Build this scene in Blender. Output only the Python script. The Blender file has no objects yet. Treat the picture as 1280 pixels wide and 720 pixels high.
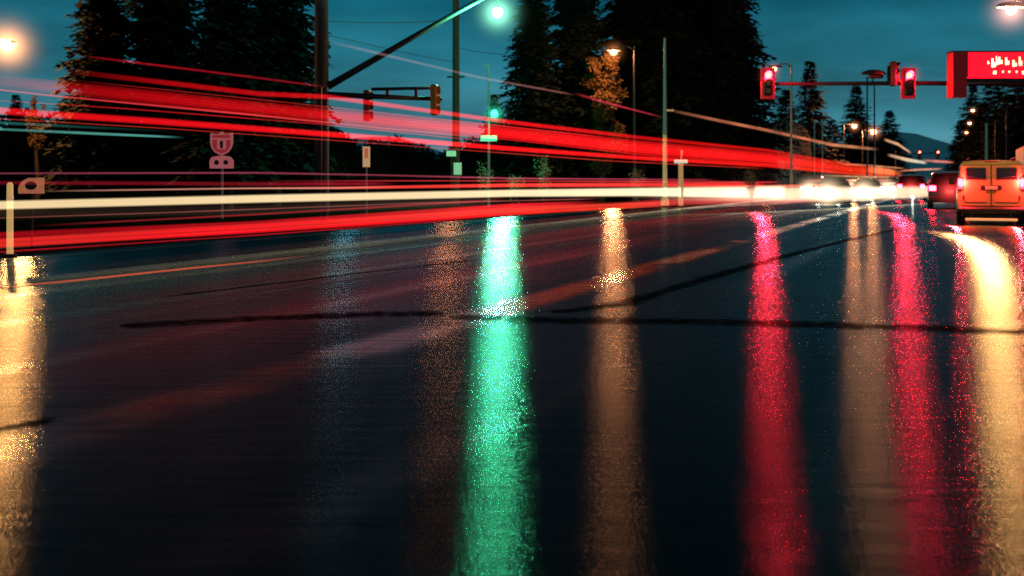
import bpy, math, random
from mathutils import Vector, Matrix
R = math.radians
random.seed(7)

# ------------------------------------------------------------------ scene, camera
sc = bpy.context.scene
col = sc.collection
FPX, HOR, CX, CAMZ = 1244.0, 227.0, 640.0, 1.25      # lens in photo pixels, horizon row, centre column, eye height
TH = math.atan((1187 - CX) / FPX)                    # heading of the main road, right of the view axis
SN, CS = math.sin(TH), math.cos(TH)

cam = bpy.data.cameras.new('camera')
cam.sensor_width = 36.0
cam.lens = FPX / 1280 * 36.0
cam.shift_y = (HOR - 360) / 1280
cam.clip_end = 9000
co = bpy.data.objects.new('camera', cam)
co.location = (0, 0, CAMZ)
co.rotation_euler = (R(90), 0, 0)
col.objects.link(co)
sc.camera = co
cam.dof.use_dof = True
cam.dof.focus_distance = 11.0
cam.dof.aperture_fstop = 1.9
sc.view_settings.view_transform = 'Standard'
sc.view_settings.look = 'None'
sc.view_settings.exposure = 0
sc.cycles.use_denoising = True
sc.cycles.denoising_input_passes = 'RGB_ALBEDO_NORMAL'
sc.cycles.denoising_prefilter = 'NONE'
sc.cycles.transparent_max_bounces = 40
sc.cycles.max_bounces = 6
sc.cycles.diffuse_bounces = 2
sc.cycles.glossy_bounces = 3
sc.cycles.sample_clamp_indirect = 12
sc.cycles.sample_clamp_direct = 0
sc.cycles.volume_step_rate = 2.0
sc.cycles.use_adaptive_sampling = False


def at(px, py, Y):
    return Vector(((px - CX) / FPX * Y, Y, CAMZ + (HOR - py) / FPX * Y))


def gx(px, Y):
    return (px - CX) / FPX * Y


def lane(L, t, z=0.0):
    """a point L metres left of the camera's own lane and t metres along the road"""
    return Vector((-L * CS + t * SN, L * SN + t * CS, z))


def lane_depth(L, px):
    if px > 1000:      # past the bend
        a = [(1000, 1.0), (1060, 1.45), (1120, 2.3), (1160, 3.2)]
        k = a[-1][1]
        for (p, u), (q, v) in zip(a[:-1], a[1:]):
            if px <= q:
                k = u + (v - u) * (px - p) / (q - p)
                break
        return lane_depth(L, 1000) * k
    ph = math.atan((px - CX) / FPX)
    return L / math.sin(TH - ph) * math.cos(ph)


# ------------------------------------------------------------------ mesh building
class MB:
    def __init__(s):
        s.v, s.f = [], []

    def add(s, vs, fs):
        b = len(s.v)
        s.v += [tuple(v) for v in vs]
        s.f += [tuple(i + b for i in f) for f in fs]
        return s

    def box(s, c, d, rz=0.0, ch=0.0):
        """chamfered box: centre, full size"""
        x, y, z = d[0] / 2, d[1] / 2, d[2] / 2
        ca, sa = math.cos(rz), math.sin(rz)
        ch = min(ch, x * .9, y * .9, z * .9)
        if ch <= 0:
            pts = [(i * x, j * y, k * z) for k in (-1, 1) for (i, j) in ((-1, -1), (1, -1), (1, 1), (-1, 1))]
            fs = [(3, 2, 1, 0), (4, 5, 6, 7), (0, 1, 5, 4), (1, 2, 6, 5), (2, 3, 7, 6), (3, 0, 4, 7)]
        else:
            rings = [(z * -1, ch), (-(z - ch), 0), (z - ch, 0), (z, ch)]
            pts = []
            for zz, q in rings:
                a, b = x - q, y - q
                e = ch * .6
                pts += [(-a + e, -b, zz), (a - e, -b, zz), (a, -b + e, zz), (a, b - e, zz), (a - e, b, zz), (-a + e, b, zz), (-a, b - e, zz), (-a, -b + e, zz)]
            fs = [tuple(range(7, -1, -1)), tuple(range(24, 32))]
            for r in range(3):
                for i in range(8):
                    j = (i + 1) % 8
                    fs.append((r * 8 + i, r * 8 + j, r * 8 + 8 + j, r * 8 + 8 + i))
        pts = [(c[0] + p[0] * ca - p[1] * sa, c[1] + p[0] * sa + p[1] * ca, c[2] + p[2]) for p in pts]
        return s.add(pts, fs)

    def hood(s, c, r, dep, n=16, arc=230):
        V, F = [], []
        for i in range(n + 1):
            t = R(90 - arc / 2 + arc * i / n)
            sh = dep * (.55 + .45 * max(0, math.sin(t)))
            for rr in (r, r * .94):
                V += [(c[0] + rr * math.cos(t), c[1], c[2] + rr * math.sin(t)), (c[0] + rr * math.cos(t), c[1] - sh, c[2] + rr * math.sin(t))]
        for i in range(n):
            a = i * 4
            F += [(a, a + 4, a + 5, a + 1), (a + 2, a + 3, a + 7, a + 6), (a + 1, a + 5, a + 7, a + 3)]
        return s.add(V, F)

    def cyl(s, a, b, ra, rb=None, n=12, cap=True):
        a, b = Vector(a), Vector(b)
        rb = ra if rb is None else rb
        d = (b - a).normalized()
        u = d.orthogonal().normalized()
        w = d.cross(u)
        pts = []
        for p, r in ((a, ra), (b, rb)):
            for i in range(n):
                t = 2 * math.pi * i / n
                pts.append(p + u * (r * math.cos(t)) + w * (r * math.sin(t)))
        fs = [(i, (i + 1) % n, n + (i + 1) % n, n + i) for i in range(n)]
        if cap:
            fs += [tuple(range(n - 1, -1, -1)), tuple(range(n, 2 * n))]
        return s.add(pts, fs)

    def tube(s, pts, rad, n=8):
        pts = [Vector(p) for p in pts]
        rs = rad if isinstance(rad, (list, tuple)) else [rad] * len(pts)
        V, F = [], []
        for i, p in enumerate(pts):
            d = (pts[min(i + 1, len(pts) - 1)] - pts[max(i - 1, 0)]).normalized()
            up = Vector((0, 0, 1)) if abs(d.z) < .95 else Vector((1, 0, 0))
            u = d.cross(up).normalized()
            w = u.cross(d)
            for k in range(n):
                t = 2 * math.pi * k / n
                V.append(p + u * (rs[i] * math.cos(t)) + w * (rs[i] * math.sin(t)))
        for i in range(len(pts) - 1):
            for k in range(n):
                F.append((i * n + k, i * n + (k + 1) % n, (i + 1) * n + (k + 1) % n, (i + 1) * n + k))
        F += [tuple(range(n - 1, -1, -1)), tuple(range((len(pts) - 1) * n, len(pts) * n))]
        return s.add(V, F)

    def ball(s, c, r, n=14, m=8, sq=(1, 1, 1), lo=-90, hi=90):
        V, F = [], []
        for j in range(m + 1):
            la = R(lo + (hi - lo) * j / m)
            for i in range(n):
                t = 2 * math.pi * i / n
                V.append((c[0] + r * sq[0] * math.cos(la) * math.cos(t), c[1] + r * sq[1] * math.cos(la) * math.sin(t), c[2] + r * sq[2] * math.sin(la)))
        for j in range(m):
            for i in range(n):
                F.append((j * n + i, j * n + (i + 1) % n, (j + 1) * n + (i + 1) % n, (j + 1) * n + i))
        return s.add(V, F)

    def prism(s, poly, y0, y1):
        """polygon of (x,z) extruded along y"""
        n = len(poly)
        V = [(x, y0, z) for x, z in poly] + [(x, y1, z) for x, z in poly]
        F = [tuple(range(n)), tuple(range(2 * n - 1, n - 1, -1))] + [(i, n + i, n + (i + 1) % n, (i + 1) % n) for i in range(n)]
        return s.add(V, F)

    def build(s, name, mat, parent=None, loc=(0, 0, 0), smooth=False, rz=0.0):
        me = bpy.data.meshes.new(name)
        me.from_pydata(s.v, [], s.f)
        me.update()
        if smooth:
            for p in me.polygons:
                p.use_smooth = True
        me.materials.append(mat)
        o = bpy.data.objects.new(name, me)
        o.location = loc
        o.rotation_euler = (0, 0, rz)
        col.objects.link(o)
        if parent:
            o.parent = parent
        return o


def autosmooth(o, ang=40):
    for p in o.data.polygons:
        p.use_smooth = True
    try:
        o.data.set_sharp_from_angle(angle=R(ang))
    except Exception:
        pass
    return o


def thing(name, label, cat, loc=(0, 0, 0), rz=0.0, group=None):
    o = bpy.data.objects.new(name, None)
    o.empty_display_size = .3
    o.location = loc
    o.rotation_euler = (0, 0, rz)
    col.objects.link(o)
    return tag(o, label, cat, group)


def tag(o, label, cat, group=None):
    o['label'] = label
    o['category'] = cat
    if group:
        o['group'] = group
    return o


def struct(o):
    o['kind'] = 'structure'
    return o


# ------------------------------------------------------------------ materials
def nt(m):
    m.use_nodes = True
    t = m.node_tree
    t.nodes.clear()
    return t, t.nodes, t.links


def surf(name, c, rough=.6, metal=0., var=.25, scale=6., bump=.0, spec=.5, emit=0., emitc=None, coat=0.):
    """a procedural surface: two shades of one colour broken up by noise"""
    m = bpy.data.materials.new(name)
    t, N, K = nt(m)
    out = N.new('ShaderNodeOutputMaterial')
    b = N.new('ShaderNodeBsdfPrincipled')
    tc = N.new('ShaderNodeTexCoord')
    no = N.new('ShaderNodeTexNoise')
    no.inputs['Scale'].default_value = scale
    no.inputs['Detail'].default_value = 5
    K.new(tc.outputs['Object'], no.inputs['Vector'])
    r = N.new('ShaderNodeValToRGB')
    r.color_ramp.elements[0].position = .3
    r.color_ramp.elements[1].position = .7
    r.color_ramp.elements[0].color = tuple(x * (1 - var) for x in c) + (1,)
    r.color_ramp.elements[1].color = tuple(min(1, x * (1 + var)) for x in c) + (1,)
    K.new(no.outputs['Fac'], r.inputs['Fac'])
    K.new(r.outputs['Color'], b.inputs['Base Color'])
    b.inputs['Roughness'].default_value = rough
    b.inputs['Metallic'].default_value = metal
    b.inputs['Specular IOR Level'].default_value = spec
    b.inputs['Coat Weight'].default_value = coat
    if bump:
        bu = N.new('ShaderNodeBump')
        bu.inputs['Strength'].default_value = bump
        bu.inputs['Distance'].default_value = .02
        K.new(no.outputs['Fac'], bu.inputs['Height'])
        K.new(bu.outputs['Normal'], b.inputs['Normal'])
    m.cycles.emission_sampling = 'NONE'
    if emit:
        ec = emitc or c
        mx = N.new('ShaderNodeMix')
        mx.data_type = 'RGBA'
        mx.inputs['A'].default_value = tuple(x * .75 for x in ec) + (1,)
        mx.inputs['B'].default_value = tuple(ec) + (1,)
        K.new(no.outputs['Fac'], mx.inputs['Factor'])
        K.new(mx.outputs['Result'], b.inputs['Emission Color'])
        b.inputs['Emission Strength'].default_value = emit
    K.new(b.outputs['BSDF'], out.inputs['Surface'])
    return m


def lit(name, c, strength):
    m = bpy.data.materials.new(name)
    t, N, K = nt(m)
    out = N.new('ShaderNodeOutputMaterial')
    m.cycles.emission_sampling = 'NONE'
    e = N.new('ShaderNodeEmission')
    e.inputs['Color'].default_value = tuple(c) + (1,)
    e.inputs['Strength'].default_value = strength
    K.new(e.outputs[0], out.inputs['Surface'])
    return m


def bulb(parent, loc, L, c, r):
    """the light a lit lamp gives: a small glowing sphere of radiance L, sitting just over its lens"""
    d = bpy.data.lights.new('bulb', 'POINT')
    d.color = c
    d.shadow_soft_size = r * 1.04
    d.energy = L * 4 * math.pi ** 2 * r * r
    d.use_soft_falloff = False
    o = bpy.data.objects.new('bulb', d)
    o.location = loc
    col.objects.link(o)
    o.parent = parent
    return o


LAMP = {
    'orange': (1250, (1, .37, .10)), 'orange_near': (1900, (1, .40, .12)), 'orange_mid': (900,  (1, .30, .10)),
    'orange_far': (2300, (1, .30, .11)), 'orange_dim': (0, (1, .30, .11)), 'greenlamp': (1450, (.10, 1, .46)), 'added_bluelamp': (150, (.4, .85, 1)),
    'sigred': (2900, (1, .010, .024)), 'siggreen': (420, (.02, 1, .46)), 'utility': (420, (1, .30, .11)),
}


def halo(name, c, k, rad):
    """painted glow around a lamp: a ball of pure emission, thinning outwards"""
    m = bpy.data.materials.new(name)
    t, N, K = nt(m)
    out = N.new('ShaderNodeOutputMaterial')
    tc = N.new('ShaderNodeTexCoord')
    ln = N.new('ShaderNodeVectorMath')
    ln.operation = 'LENGTH'
    K.new(tc.outputs['Object'], ln.inputs[0])
    mr = N.new('ShaderNodeMapRange')
    mr.inputs['From Min'].default_value = 0
    mr.inputs['From Max'].default_value = rad
    mr.inputs['To Min'].default_value = 1
    mr.inputs['To Max'].default_value = 0
    K.new(ln.outputs['Value'], mr.inputs['Value'])
    pw = N.new('ShaderNodeMath')
    pw.operation = 'POWER'
    pw.inputs[1].default_value = 7.0
    K.new(mr.outputs['Result'], pw.inputs[0])
    mu = N.new('ShaderNodeMath')
    mu.operation = 'MULTIPLY'
    mu.inputs[1].default_value = k
    K.new(pw.outputs[0], mu.inputs[0])
    e = N.new('ShaderNodeEmission')
    e.inputs['Color'].default_value = tuple(c) + (1,)
    K.new(mu.outputs[0], e.inputs['Strength'])
    K.new(e.outputs[0], out.inputs['Volume'])
    return m


def road_material(name, base, r_lo, r_hi, fine=1.0):
    m = bpy.data.materials.new(name)
    t, N, K = nt(m)
    out = N.new('ShaderNodeOutputMaterial')
    df = N.new('ShaderNodeBsdfDiffuse')
    gl_ = N.new('ShaderNodeBsdfAnisotropic')
    gl_.distribution = 'BECKMANN'
    gl_.inputs['Anisotropy'].default_value = .84
    tg_ = N.new('ShaderNodeCombineXYZ')          # the surface is combed crosswise: ripples run across the lanes
    tg_.inputs[0].default_value = math.cos(R(4))
    tg_.inputs[1].default_value = -math.sin(R(4))
    K.new(tg_.outputs[0], gl_.inputs['Tangent'])
    rp_ = N.new('ShaderNodeMapping')
    rp_.inputs['Scale'].default_value = (.17, 1.3, 1)
    K.new(N.new('ShaderNodeTexCoord').outputs['Object'], rp_.inputs['Vector'])
    rg_ = N.new('ShaderNodeMapping')
    rg_.inputs['Scale'].default_value = (.8, 2.3, 1)
    K.new(N.new('ShaderNodeTexCoord').outputs['Object'], rg_.inputs['Vector'])
    fr_ = N.new('ShaderNodeFresnel')
    fr_.inputs['IOR'].default_value = 1.36
    mx_ = N.new('ShaderNodeMixShader')
    K.new(fr_.outputs[0], mx_.inputs[0])
    K.new(df.outputs[0], mx_.inputs[1])
    K.new(gl_.outputs[0], mx_.inputs[2])
    tc = N.new('ShaderNodeTexCoord')
    mp = N.new('ShaderNodeMapping')
    mp.inputs['Rotation'].default_value = (0, 0, TH)
    K.new(tc.outputs['Object'], mp.inputs['Vector'])
    ms = N.new('ShaderNodeMapping')
    ms.inputs['Scale'].default_value = (1, .10, 1)
    K.new(mp.outputs[0], ms.inputs['Vector'])

    def noise(vec, scale, detail=3, rough=.55):
        n = N.new('ShaderNodeTexNoise')
        n.inputs['Scale'].default_value = scale
        n.inputs['Detail'].default_value = detail
        n.inputs['Roughness'].default_value = rough
        K.new(vec, n.inputs['Vector'])
        return n.outputs['Fac']

    def math_(op, a, bb):
        n = N.new('ShaderNodeMath')
        n.operation = op
        for i, x in enumerate((a, bb)):
            if hasattr(x, 'links'):
                K.new(x, n.inputs[i])
            else:
                n.inputs[i].default_value = x
        return n.outputs[0]

    def ramp(f, p0, p1, v0=0., v1=1.):
        n = N.new('ShaderNodeMapRange')
        n.interpolation_type = 'SMOOTHSTEP'
        n.inputs['From Min'].default_value = p0
        n.inputs['From Max'].default_value = p1
        n.inputs['To Min'].default_value = v0
        n.inputs['To Max'].default_value = v1
        K.new(f, n.inputs['Value'])
        return n.outputs['Result']

    streak = noise(ms.outputs[0], 1.1, 4)             # wheel tracks along the road
    patch = noise(tc.outputs['Object'], .33, 4)       # where water lies
    grain = noise(rg_.outputs[0], 46, 3, .7)    # stones of the asphalt
    mid = noise(rp_.outputs[0], 6.5, 4)
    big = noise(rp_.outputs[0], .9, 2)
    vo = N.new('ShaderNodeTexVoronoi')
    vo.inputs['Scale'].default_value = 75
    K.new(tc.outputs['Object'], vo.inputs['Vector'])
    wet = math_('ADD', math_('MULTIPLY', streak, .55), math_('MULTIPLY', patch, .45))
    rough = ramp(wet, .38, .62, r_lo, r_hi)
    sp_ = N.new('ShaderNodeSeparateXYZ')
    K.new(mp.outputs[0], sp_.inputs[0])
    pp_ = N.new('ShaderNodeMath')
    pp_.operation = 'PINGPONG'
    pp_.inputs[1].default_value = .9
    K.new(math_('ADD', sp_.outputs['X'], 94.0), pp_.inputs[0])        # polished wheel ruts every 1.8 m
    rut = math_('MULTIPLY', ramp(pp_.outputs[0], .05, .34, 1., 0.), ramp(streak, .44, .60))
    rough = math_('MULTIPLY', rough, math_('SUBTRACT', 1.0, math_('MULTIPLY', rut, .26)))
    ab_ = N.new('ShaderNodeMath')
    ab_.operation = 'ABSOLUTE'
    K.new(math_('ADD', sp_.outputs['X'], 4.0), ab_.inputs[0])         # the deepest rut, where water stands
    deep = math_('MULTIPLY', ramp(ab_.outputs[0], .10, .42, 1., 0.), ramp(patch, .36, .52))
    rough = math_('MULTIPLY', rough, math_('SUBTRACT', 1.0, math_('MULTIPLY', deep, .58)))
    rough = math_('ADD', rough, math_('MULTIPLY', math_('SUBTRACT', grain, .5), .10))
    K.new(rough, gl_.inputs['Roughness'])
    gl_.inputs['Color'].default_value = (.84, 1, 1, 1)
    cm = N.new('ShaderNodeMix')
    cm.data_type = 'RGBA'
    cm.inputs['A'].default_value = tuple(x * .55 for x in base) + (1,)
    cm.inputs['B'].default_value = tuple(x * 1.35 for x in base) + (1,)
    K.new(math_('ADD', math_('MULTIPLY', grain, .6), math_('MULTIPLY', patch, .4)), cm.inputs['Factor'])
    K.new(cm.outputs['Result'], df.inputs['Color'])

    def bump(h, dist, strength, prev=None):
        n = N.new('ShaderNodeBump')
        n.inputs['Strength'].default_value = 1.0
        n.inputs['Distance'].default_value = dist * strength
        K.new(h, n.inputs['Height'])
        if prev:
            K.new(prev, n.inputs['Normal'])
        return n.outputs['Normal']
    n1 = bump(big, .0025, 1)
    n2 = bump(mid, .0052, 1, n1)
    n3 = bump(math_('ADD', grain, math_('MULTIPLY', vo.outputs['Distance'], .8)), .0007 * fine, 1, n2)
    K.new(n3, gl_.inputs['Normal'])
    K.new(n2, df.inputs['Normal'])
    K.new(n2, fr_.inputs['Normal'])
    K.new(mx_.outputs[0], out.inputs['Surface'])
    return m


def trail_material():
    m = bpy.data.materials.new('trail_glow')
    m.cycles.emission_sampling = 'NONE'
    t, N, K = nt(m)
    out = N.new('ShaderNodeOutputMaterial')
    a = N.new('ShaderNodeAttribute')
    a.attribute_name = 'glow'
    e = N.new('ShaderNodeEmission')
    K.new(a.outputs['Color'], e.inputs['Color'])
    tr = N.new('ShaderNodeBsdfTransparent')
    ad = N.new('ShaderNodeAddShader')
    K.new(e.outputs[0], ad.inputs[0])
    K.new(tr.outputs[0], ad.inputs[1])
    K.new(ad.outputs[0], out.inputs['Surface'])
    return m


M = dict(
    road=road_material('wet_asphalt', (.004, .009, .011), .22, .255),
    seam=surf('tar_seam', (.0022, .0025, .003), 1., var=.4, scale=14, spec=.0),
    white_paint=road_material('worn_white_paint', (.42, .42, .40), .25, .4, .5),
    yellow_paint=road_material('worn_yellow_paint', (.48, .25, .03), .25, .4, .5),
    pavement=surf('wet_concrete', (.014, .016, .017), .85, var=.3, scale=3, bump=.2, spec=.06),
    kerb=surf('kerb_concrete', (.025, .027, .028), .85, var=.3, scale=5, bump=.2, spec=.06),
    ground=surf('dark_turf', (.005, .010, .008), .9, var=.5, scale=2, bump=.5, spec=.0),
    hill=surf('far_hill', (.012, .05, .065), 1., var=.25, scale=.01, spec=0, emit=.6, emitc=(.012, .075, .105)),  # hill's bluish tone is partly emission put into its surface
    wood=surf('weathered_wood', (.028, .022, .018), .85, var=.4, scale=9, bump=.4),
    steel=surf('galvanised_steel', (.30, .30, .29), .45, .7, var=.2, scale=12),
    greysteel=surf('painted_grey_steel', (.34, .33, .30), .5, .1, var=.15, scale=8),
    darksteel=surf('dark_painted_steel', (.02, .022, .025), .5, .3, var=.25, scale=10),
    yellow=surf('signal_yellow', (.62, .30, .02), .5, var=.12, scale=9),
    sidered=surf('side_light_red_and_lens', (.35, .06, .05), .5, var=.15, scale=9),  # red side light put into the housing colour; also plain red plastic
    black=surf('matt_black', (.008, .008, .009), .6, var=.3, scale=10),
    glass=surf('dark_glass', (.004, .005, .007), .08, var=.2, scale=3, spec=.6),
    rubber=surf('tyre_rubber', (.01, .01, .01), .8, var=.3, scale=20),
    rim=surf('alloy_rim', (.25, .25, .26), .35, .9, var=.2, scale=15),
    chrome=surf('chrome_trim', (.5, .48, .45), .25, 1., var=.1, scale=8),
    tan=surf('tan_van_paint', (.27, .235, .07), .35, var=.06, scale=2, coat=.6),
    tan2=surf('tan_truck_panel', (.50, .27, .15), .5, var=.1, scale=2),
    redpaint=surf('dark_red_car_paint', (.22, .012, .014), .3, var=.1, scale=2, coat=.6),
    darkpaint=surf('dark_blue_car_paint', (.012, .016, .024), .3, var=.1, scale=2, coat=.6),
    silver=surf('silver_car_paint', (.30, .31, .32), .3, .6, var=.08, scale=2, coat=.5),
    plate=surf('licence_plate', (.45, .42, .36), .4, var=.1, scale=20),
    needles=surf('dark_needles', (.005, .016, .013), .8, var=.6, scale=1.2, spec=.2),
    needles2=surf('blue_green_needles', (.006, .016, .015), .8, var=.6, scale=1.0, spec=.2),
    leaves=surf('autumn_leaves', (.075, .05, .016), .7, var=.6, scale=1.5, spec=.3),
    shrubleaf=surf('pale_shrub_leaves', (.13, .15, .09), .6, var=.5, scale=4, spec=.4),
    hedge=surf('hedge_leaves', (.005, .014, .012), .85, var=.6, scale=.6, spec=.15),
    bark=surf('fir_bark', (.02, .016, .013), .9, var=.5, scale=4, bump=.6),
    tailred=lit('tail_light_red', (1, .012, .03), 70),
    brakered=lit('brake_light_red', (1, .02, .035), 40),
    headwhite=lit('headlight_white', (.95, 1, .78), 30),
    sigred=lit('signal_lens_red', (1, .085, .05), 12),
    sigredfar=lit('far_signal_lens_red', (1, .03, .02), 60),
    siggreen=lit('signal_lens_green', (.02, 1, .46), 12),
    lens_off=surf('unlit_signal_lens', (.012, .012, .01), .3, var=.2, scale=20),
    orange=lit('sodium_lamp', (1, .40, .10), 12),
    orange_near=lit('sodium_lamp_near', (1, .40, .11), 12),
    orange_mid=lit('sodium_lamp_mid', (1, .30, .10), 12),
    orange_far=lit('sodium_lamp_far', (1, .30, .11), 12),
    orange_dim=lit('sodium_lamp_dim', (1, .30, .11), 25),
    greenlamp=lit('mercury_lamp', (.10, 1, .46), 12),
    added_bluelamp=lit('added_cool_lamp', (.35, .85, 1), 8),
    signred=surf('red_sign_panel', (.5, .02, .03), .4, var=.25, scale=1.5, emit=3.0, emitc=(1, .0025, .012)),
    signdark=surf('red_sign_end_panel', (.16, .008, .012), .6, var=.3, scale=2, emit=.05, emitc=(1, .02, .05)),
    signtext=lit('sign_letters', (1, .42, .20), 6),
    shield=surf('glowing_sign_sheet', (.5, .35, .36), .4, var=.2, scale=25, emit=.30, emitc=(1, .20, .22)),  # headlight light on the shield sign is painted in as emission
    shieldred=surf('glowing_sign_red_ink', (.3, .06, .07), .4, var=.2, scale=25, emit=.22, emitc=(1, .05, .06)),
    shieldink=surf('sign_black_ink', (.02, .008, .01), .5, var=.2, scale=25),
    tanplate=surf('glowing_tan_plate', (.55, .42, .25), .4, var=.15, scale=25, emit=.45, emitc=(1, .60, .30)),  # tan plate, mark and band: brightness painted in as emission
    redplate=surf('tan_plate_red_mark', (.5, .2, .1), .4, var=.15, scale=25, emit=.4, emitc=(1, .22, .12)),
    bollard=surf('yellow_bollard_glow', (.6, .42, .15), .5, var=.2, scale=8, emit=.5, emitc=(1, .62, .22)),  # yellow light on the post is put into its surface as emission
    orangeframe=surf('glowing_orange_frame', (.5, .2, .08), .5, var=.25, scale=12, emit=.33, emitc=(1, .30, .15)),  # frame glows by itself, its light painted into the surface
    greensign=surf('green_street_sign', (.02, .35, .22), .4, var=.15, scale=10, emit=.55, emitc=(.10, 1, .60)),  # street name blades brightened by emission in place of reflected light
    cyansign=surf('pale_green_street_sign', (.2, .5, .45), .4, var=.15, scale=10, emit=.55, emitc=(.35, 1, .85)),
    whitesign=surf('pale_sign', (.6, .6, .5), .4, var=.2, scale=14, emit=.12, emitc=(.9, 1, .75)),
    orangepole=surf('pole_painted_sodium_glow', (.45, .36, .24), .5, .1, var=.15, scale=4, emit=.16, emitc=(1, .52, .22)),  # lamp light on poles painted as emission: orange here, teal below
    tealpole=surf('pole_painted_mercury_glow', (.05, .06, .055), .5, .1, var=.15, scale=4, emit=.05, emitc=(.4, 1, .75)),
    trail=trail_material(),
)
M['headhalo'] = halo('headlight_mist', (1, .72, .45), 5.0, 2.2)  # bloom around vehicle lights, added as balls of emission
M['brakehalo'] = halo('brake_halo', (1, .03, .03), 6, .5)
M['tailhalo'] = halo('tail_halo', (1, .05, .05), 4, 1.5)
M['reflector'] = lit('sign_post_reflector', (1, .5, .25), 1.6)

# ------------------------------------------------------------------ world and sun
SUN_EL, SUN_AZ = 1.0, R(200)
w = bpy.data.worlds.new('World')
sc.world = w
w.use_nodes = True
w.cycles.sampling_method = 'NONE'
T = w.node_tree
T.nodes.clear()
N, K = T.nodes, T.links
wo = N.new('ShaderNodeOutputWorld')
bg = N.new('ShaderNodeBackground')
sky = N.new('ShaderNodeTexSky')
sky.sky_type = 'NISHITA'
sky.sun_disc = False
sky.sun_elevation = R(SUN_EL)
sky.sun_rotation = SUN_AZ
sky.air_density = 2.0
sky.dust_density = 1.0
sky.ozone_density = 6.0
tc = N.new('ShaderNodeTexCoord')
sx = N.new('ShaderNodeSeparateXYZ')
K.new(tc.outputs['Generated'], sx.inputs[0])
gr = N.new('ShaderNodeValToRGB')
gr.color_ramp.interpolation = 'EASE'
els = [(0.0, (.085, .222, .268)), (.07, (.032, .160, .208)), (.13, (.012, .118, .165)), (.19, (.003, .082, .125)), (.30, (.002, .048, .066)), (.6, (.001, .012, .018))]
while len(gr.color_ramp.elements) < len(els):
    gr.color_ramp.elements.new(.5)
for e, (p, c) in zip(gr.color_ramp.elements, els):
    e.position = p
    e.color = c + (1,)
K.new(sx.outputs['Z'], gr.inputs['Fac'])
mpn = N.new('ShaderNodeMapping')
mpn.inputs['Scale'].default_value = (1.0, 1.0, 4.5)
K.new(tc.outputs['Generated'], mpn.inputs['Vector'])
cl = N.new('ShaderNodeTexNoise')
cl.inputs['Scale'].default_value = 3.2
cl.inputs['Detail'].default_value = 6
cl.inputs['Roughness'].default_value = .55
K.new(mpn.outputs[0], cl.inputs['Vector'])
cr = N.new('ShaderNodeMapRange')
cr.inputs['From Min'].default_value = .32
cr.inputs['From Max'].default_value = .70
cr.inputs['To Min'].default_value = .55
cr.inputs['To Max'].default_value = 1.4
K.new(cl.outputs['Fac'], cr.inputs['Value'])
mul = N.new('ShaderNodeVectorMath')
mul.operation = 'SCALE'
K.new(gr.outputs['Color'], mul.inputs[0])
K.new(cr.outputs['Result'], mul.inputs['Scale'])
sks = N.new('ShaderNodeVectorMath')
sks.operation = 'MULTIPLY'
sks.inputs[1].default_value = (.0015, .0022, .0024)
K.new(sky.outputs[0], sks.inputs[0])
ad = N.new('ShaderNodeVectorMath')
ad.operation = 'ADD'
K.new(mul.outputs[0], ad.inputs[0])
K.new(sks.outputs[0], ad.inputs[1])
K.new(ad.outputs[0], bg.inputs['Color'])
bg.inputs['Strength'].default_value = 1.2
K.new(bg.outputs[0], wo.inputs['Surface'])

sun = bpy.data.lights.new('sun', 'SUN')
sun.energy = .012
sun.angle = R(20)
sun.color = (.75, .9, 1)
so = bpy.data.objects.new('sun', sun)
so.rotation_euler = (R(90 - 14), 0, math.pi - SUN_AZ)
so.location = (0, 0, 40)
col.objects.link(so)

# ------------------------------------------------------------------ the setting
def sheet(name, poly, z, mat):
    mb = MB()
    mb.add([(p[0], p[1], z) for p in poly], [tuple(range(len(poly)))])
    o = mb.build(name, mat)
    n = o.data.polygons[0].normal
    if n.z < 0:
        o.data.flip_normals()
    return struct(o)


BEND = 60.0
TH2 = R(22.4)
D2 = Vector((math.sin(TH2), math.cos(TH2), 0))
N2 = Vector((-math.cos(TH2), math.sin(TH2), 0))


def far(L, s, z=0.0):
    """a point L metres left of the lane, s metres past the bend where the road swings left"""
    p = lane(0, BEND) + D2 * s + N2 * L
    return Vector((p.x, p.y, z))


S = 2600
sheet('ground', [(-S, -200), (S, -200), (S, S * 1.6), (-S, S * 1.6)], -.03, M['ground'])
KL, KR = 14.5, -8.0
road_poly = [lane(KL, -60), lane(-90, -60), lane(-90, 40), lane(KR - 3, 40), lane(KR, 44), lane(KR, BEND), far(KR, 900), far(11.5, 900), far(11.5, 12), lane(KL, BEND - 6)]
sheet('road', road_poly, 0, M['road'])


def strip(name, pts, half, z, mat):
    """a flat strip laid along a line of points"""
    V, F = [], []
    for i, p in enumerate(pts):
        d = (Vector(pts[min(i + 1, len(pts) - 1)]) - Vector(pts[max(i - 1, 0)])).normalized()
        n = Vector((-d.y, d.x, 0))
        h = half[i] if isinstance(half, (list, tuple)) else half
        V += [(p[0] + n.x * h, p[1] + n.y * h, z), (p[0] - n.x * h, p[1] - n.y * h, z)]
    for i in range(len(pts) - 1):
        F.append((2 * i, 2 * i + 1, 2 * i + 3, 2 * i + 2))
    mb = MB()
    mb.add(V, F)
    o = mb.build(name, mat)
    if o.data.polygons[0].normal.z < 0:
        o.data.flip_normals()
    return struct(o)


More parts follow.
